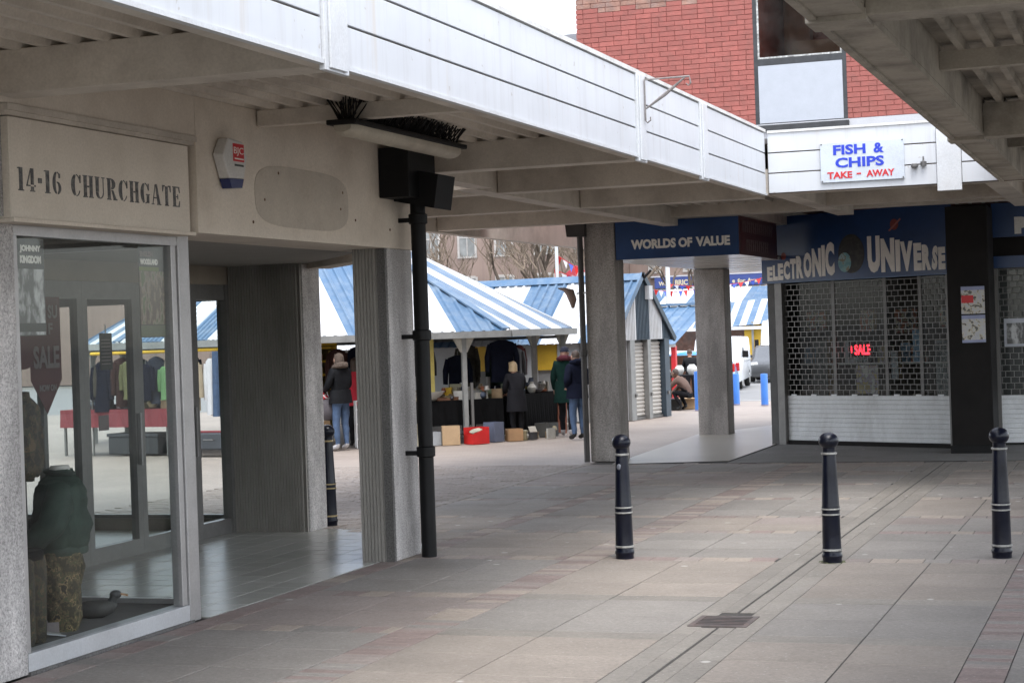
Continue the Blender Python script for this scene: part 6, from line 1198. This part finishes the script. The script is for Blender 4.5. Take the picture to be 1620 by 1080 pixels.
def clutter(label, group, spots):
    for x, y, z, a in spots:
        k, m = random.randrange(len(shapes)), random.randrange(len(clut_m)); s_ = random.uniform(.8, 1.35)
        t = thing('bric_a_brac', label, 'ornament', lp(x, y, z), R(a), group); t.scale = (s_, s_, s_)
        if (k, m) not in cache: cache[(k, m)] = shapes[k].obj('body', clut_m[m], t, k not in (2, 4), False).data
        else: link('body', cache[(k, m)], None, t)
clutter('small bric-a-brac piece in the clutter on the long black clothed table', 'bric-a-brac on the long table', [(random.uniform(.45, 2.3), random.uniform(-4.1, -3.45), .785, random.uniform(0, 360)) for _ in range(46)])
clutter('small bric-a-brac piece in the clutter on the right corner table', 'bric-a-brac on the corner table', [(3.2+.7071*(u-v), -3.05+.7071*(u+v), .825, random.uniform(0, 360)) for u, v in [(random.uniform(-.75, .75), random.uniform(-.3, .3)) for _ in range(22)]])
clutter('small oddment among the boxes on the ground in front of the long table', 'oddments on the market ground', [(random.uniform(.5, 3.4), random.uniform(-4.45, -4.2), 0, random.uniform(0, 360)) for _ in range(26)])
clutter('small item in the jumble on the red clothed table', 'jumble on the red table', [(-4.3+.7071*(u+v), -2.2-.7071*(u-v), .845, random.uniform(0, 360)) for u, v in [(random.uniform(-1.1, 1.1), random.uniform(-.35, .3)) for _ in range(24)]])
for i, (x, y, zt, w, hh, lb) in enumerate(((-.1, -3.3, 1.85, .5, .8, 'dark coat hung behind the black downpipe at the left of the goods table'), (2.9, -3.4, 1.7, .34, .7, 'short dark jacket hung between the jumper and the kiosk wall'), (1.25, -2.9, 1.75, .42, .7, 'dark jacket hung behind the yellow pole'))): garment(lb, x, y, zt, w, hh, clut_m[1] if i else navy_c, 'top', 12*i)
dk_c = [mat('cloth_%d' % i, c, .95, .25, 8, bump=.3, spec=.1) for i, c in enumerate(((.012, .013, .018), (.04, .02, .018), (.03, .035, .05), (.06, .055, .045), (.015, .025, .02), (.10, .03, .03)))]
for i, (x, y, zt, w, hh, lb) in enumerate(((-.55, -3.2, 1.8, .36, .8, 'dark brown coat hung deep in the pavilion behind the fluted column'), (.2, -2.7, 1.78, .4, .8, 'blue grey coat hung deep behind the downpipe'), (2.05, -3.0, 1.8, .42, .85, 'khaki coat hung behind the larger black jumper'), (2.75, -2.7, 1.72, .36, .75, 'dark green coat hung between jumper and kiosk'), (3.4, -2.2, 1.75, .36, .8, 'maroon coat hung at the right side of the pavilion'), (.9, -3.0, 1.82, .4, .75, 'black coat hung between the green post and the yellow pole'))): garment(lb, x, y, zt, w, hh, dk_c[(1, 2, 3, 4, 5, 0)[i]], 'top', 15*i-30)
for i, (u, z, w, hh, m, kd, lb) in enumerate(((.15, 1.8, .3, 1.0, denim, 'leg', 'second pair of jeans on the yellow rail'), (.33, 1.78, .3, .75, dk_c[0], 'top', 'black shirt on the yellow rail'), (.45, 1.76, .28, .7, sand, 'top', 'sand shirt on the yellow rail'), (.57, 1.78, .32, .85, dk_c[2], 'top', 'blue grey jacket on the yellow rail'), (.68, 1.76, .3, .8, dk_c[4], 'top', 'dark green jacket on the yellow rail'), (.8, 1.78, .34, .9, dk_c[1], 'top', 'brown jacket on the yellow rail'), (.92, 1.76, .34, .9, dk_c[3], 'top', 'khaki jacket at the far left of the yellow rail'))): garment(lb, -2.55-2.3*u, -4.3+2.25*u, z, w, hh, m, kd, -45+8*i)
for i in range(18):
    p = inv @ Vector((.35+.35*(i % 9), .55+.1*(i % 3), .41 if i < 9 else 1.31)); t = thing('stock_carton', 'printed carton in the row of stock on the '+('floor' if i < 9 else 'shelf')+' behind the lattice shutter', 'box', p, R(-26.79+random.uniform(-20, 20)), 'stock on the window '+('floor' if i < 9 else 'shelf'))
    hh = random.uniform(.2, .42); w = random.uniform(.1, .15); L('box', [box_m, MATS['carton_white'], MATS['silver_goods'], MATS['sale_poster'], MATS['poster_pale_blue']][i % 5], t, ((-w, -.05, 0), (w, .05, hh))); L('lid', clut_m[i % 8], t, ((-w, -.052, hh+.001), (w, .052, hh+.012)))
L('window_shelf', clut_m[3], eu, ((.2, .42, 1.285), (3.35, .9, 1.305)))
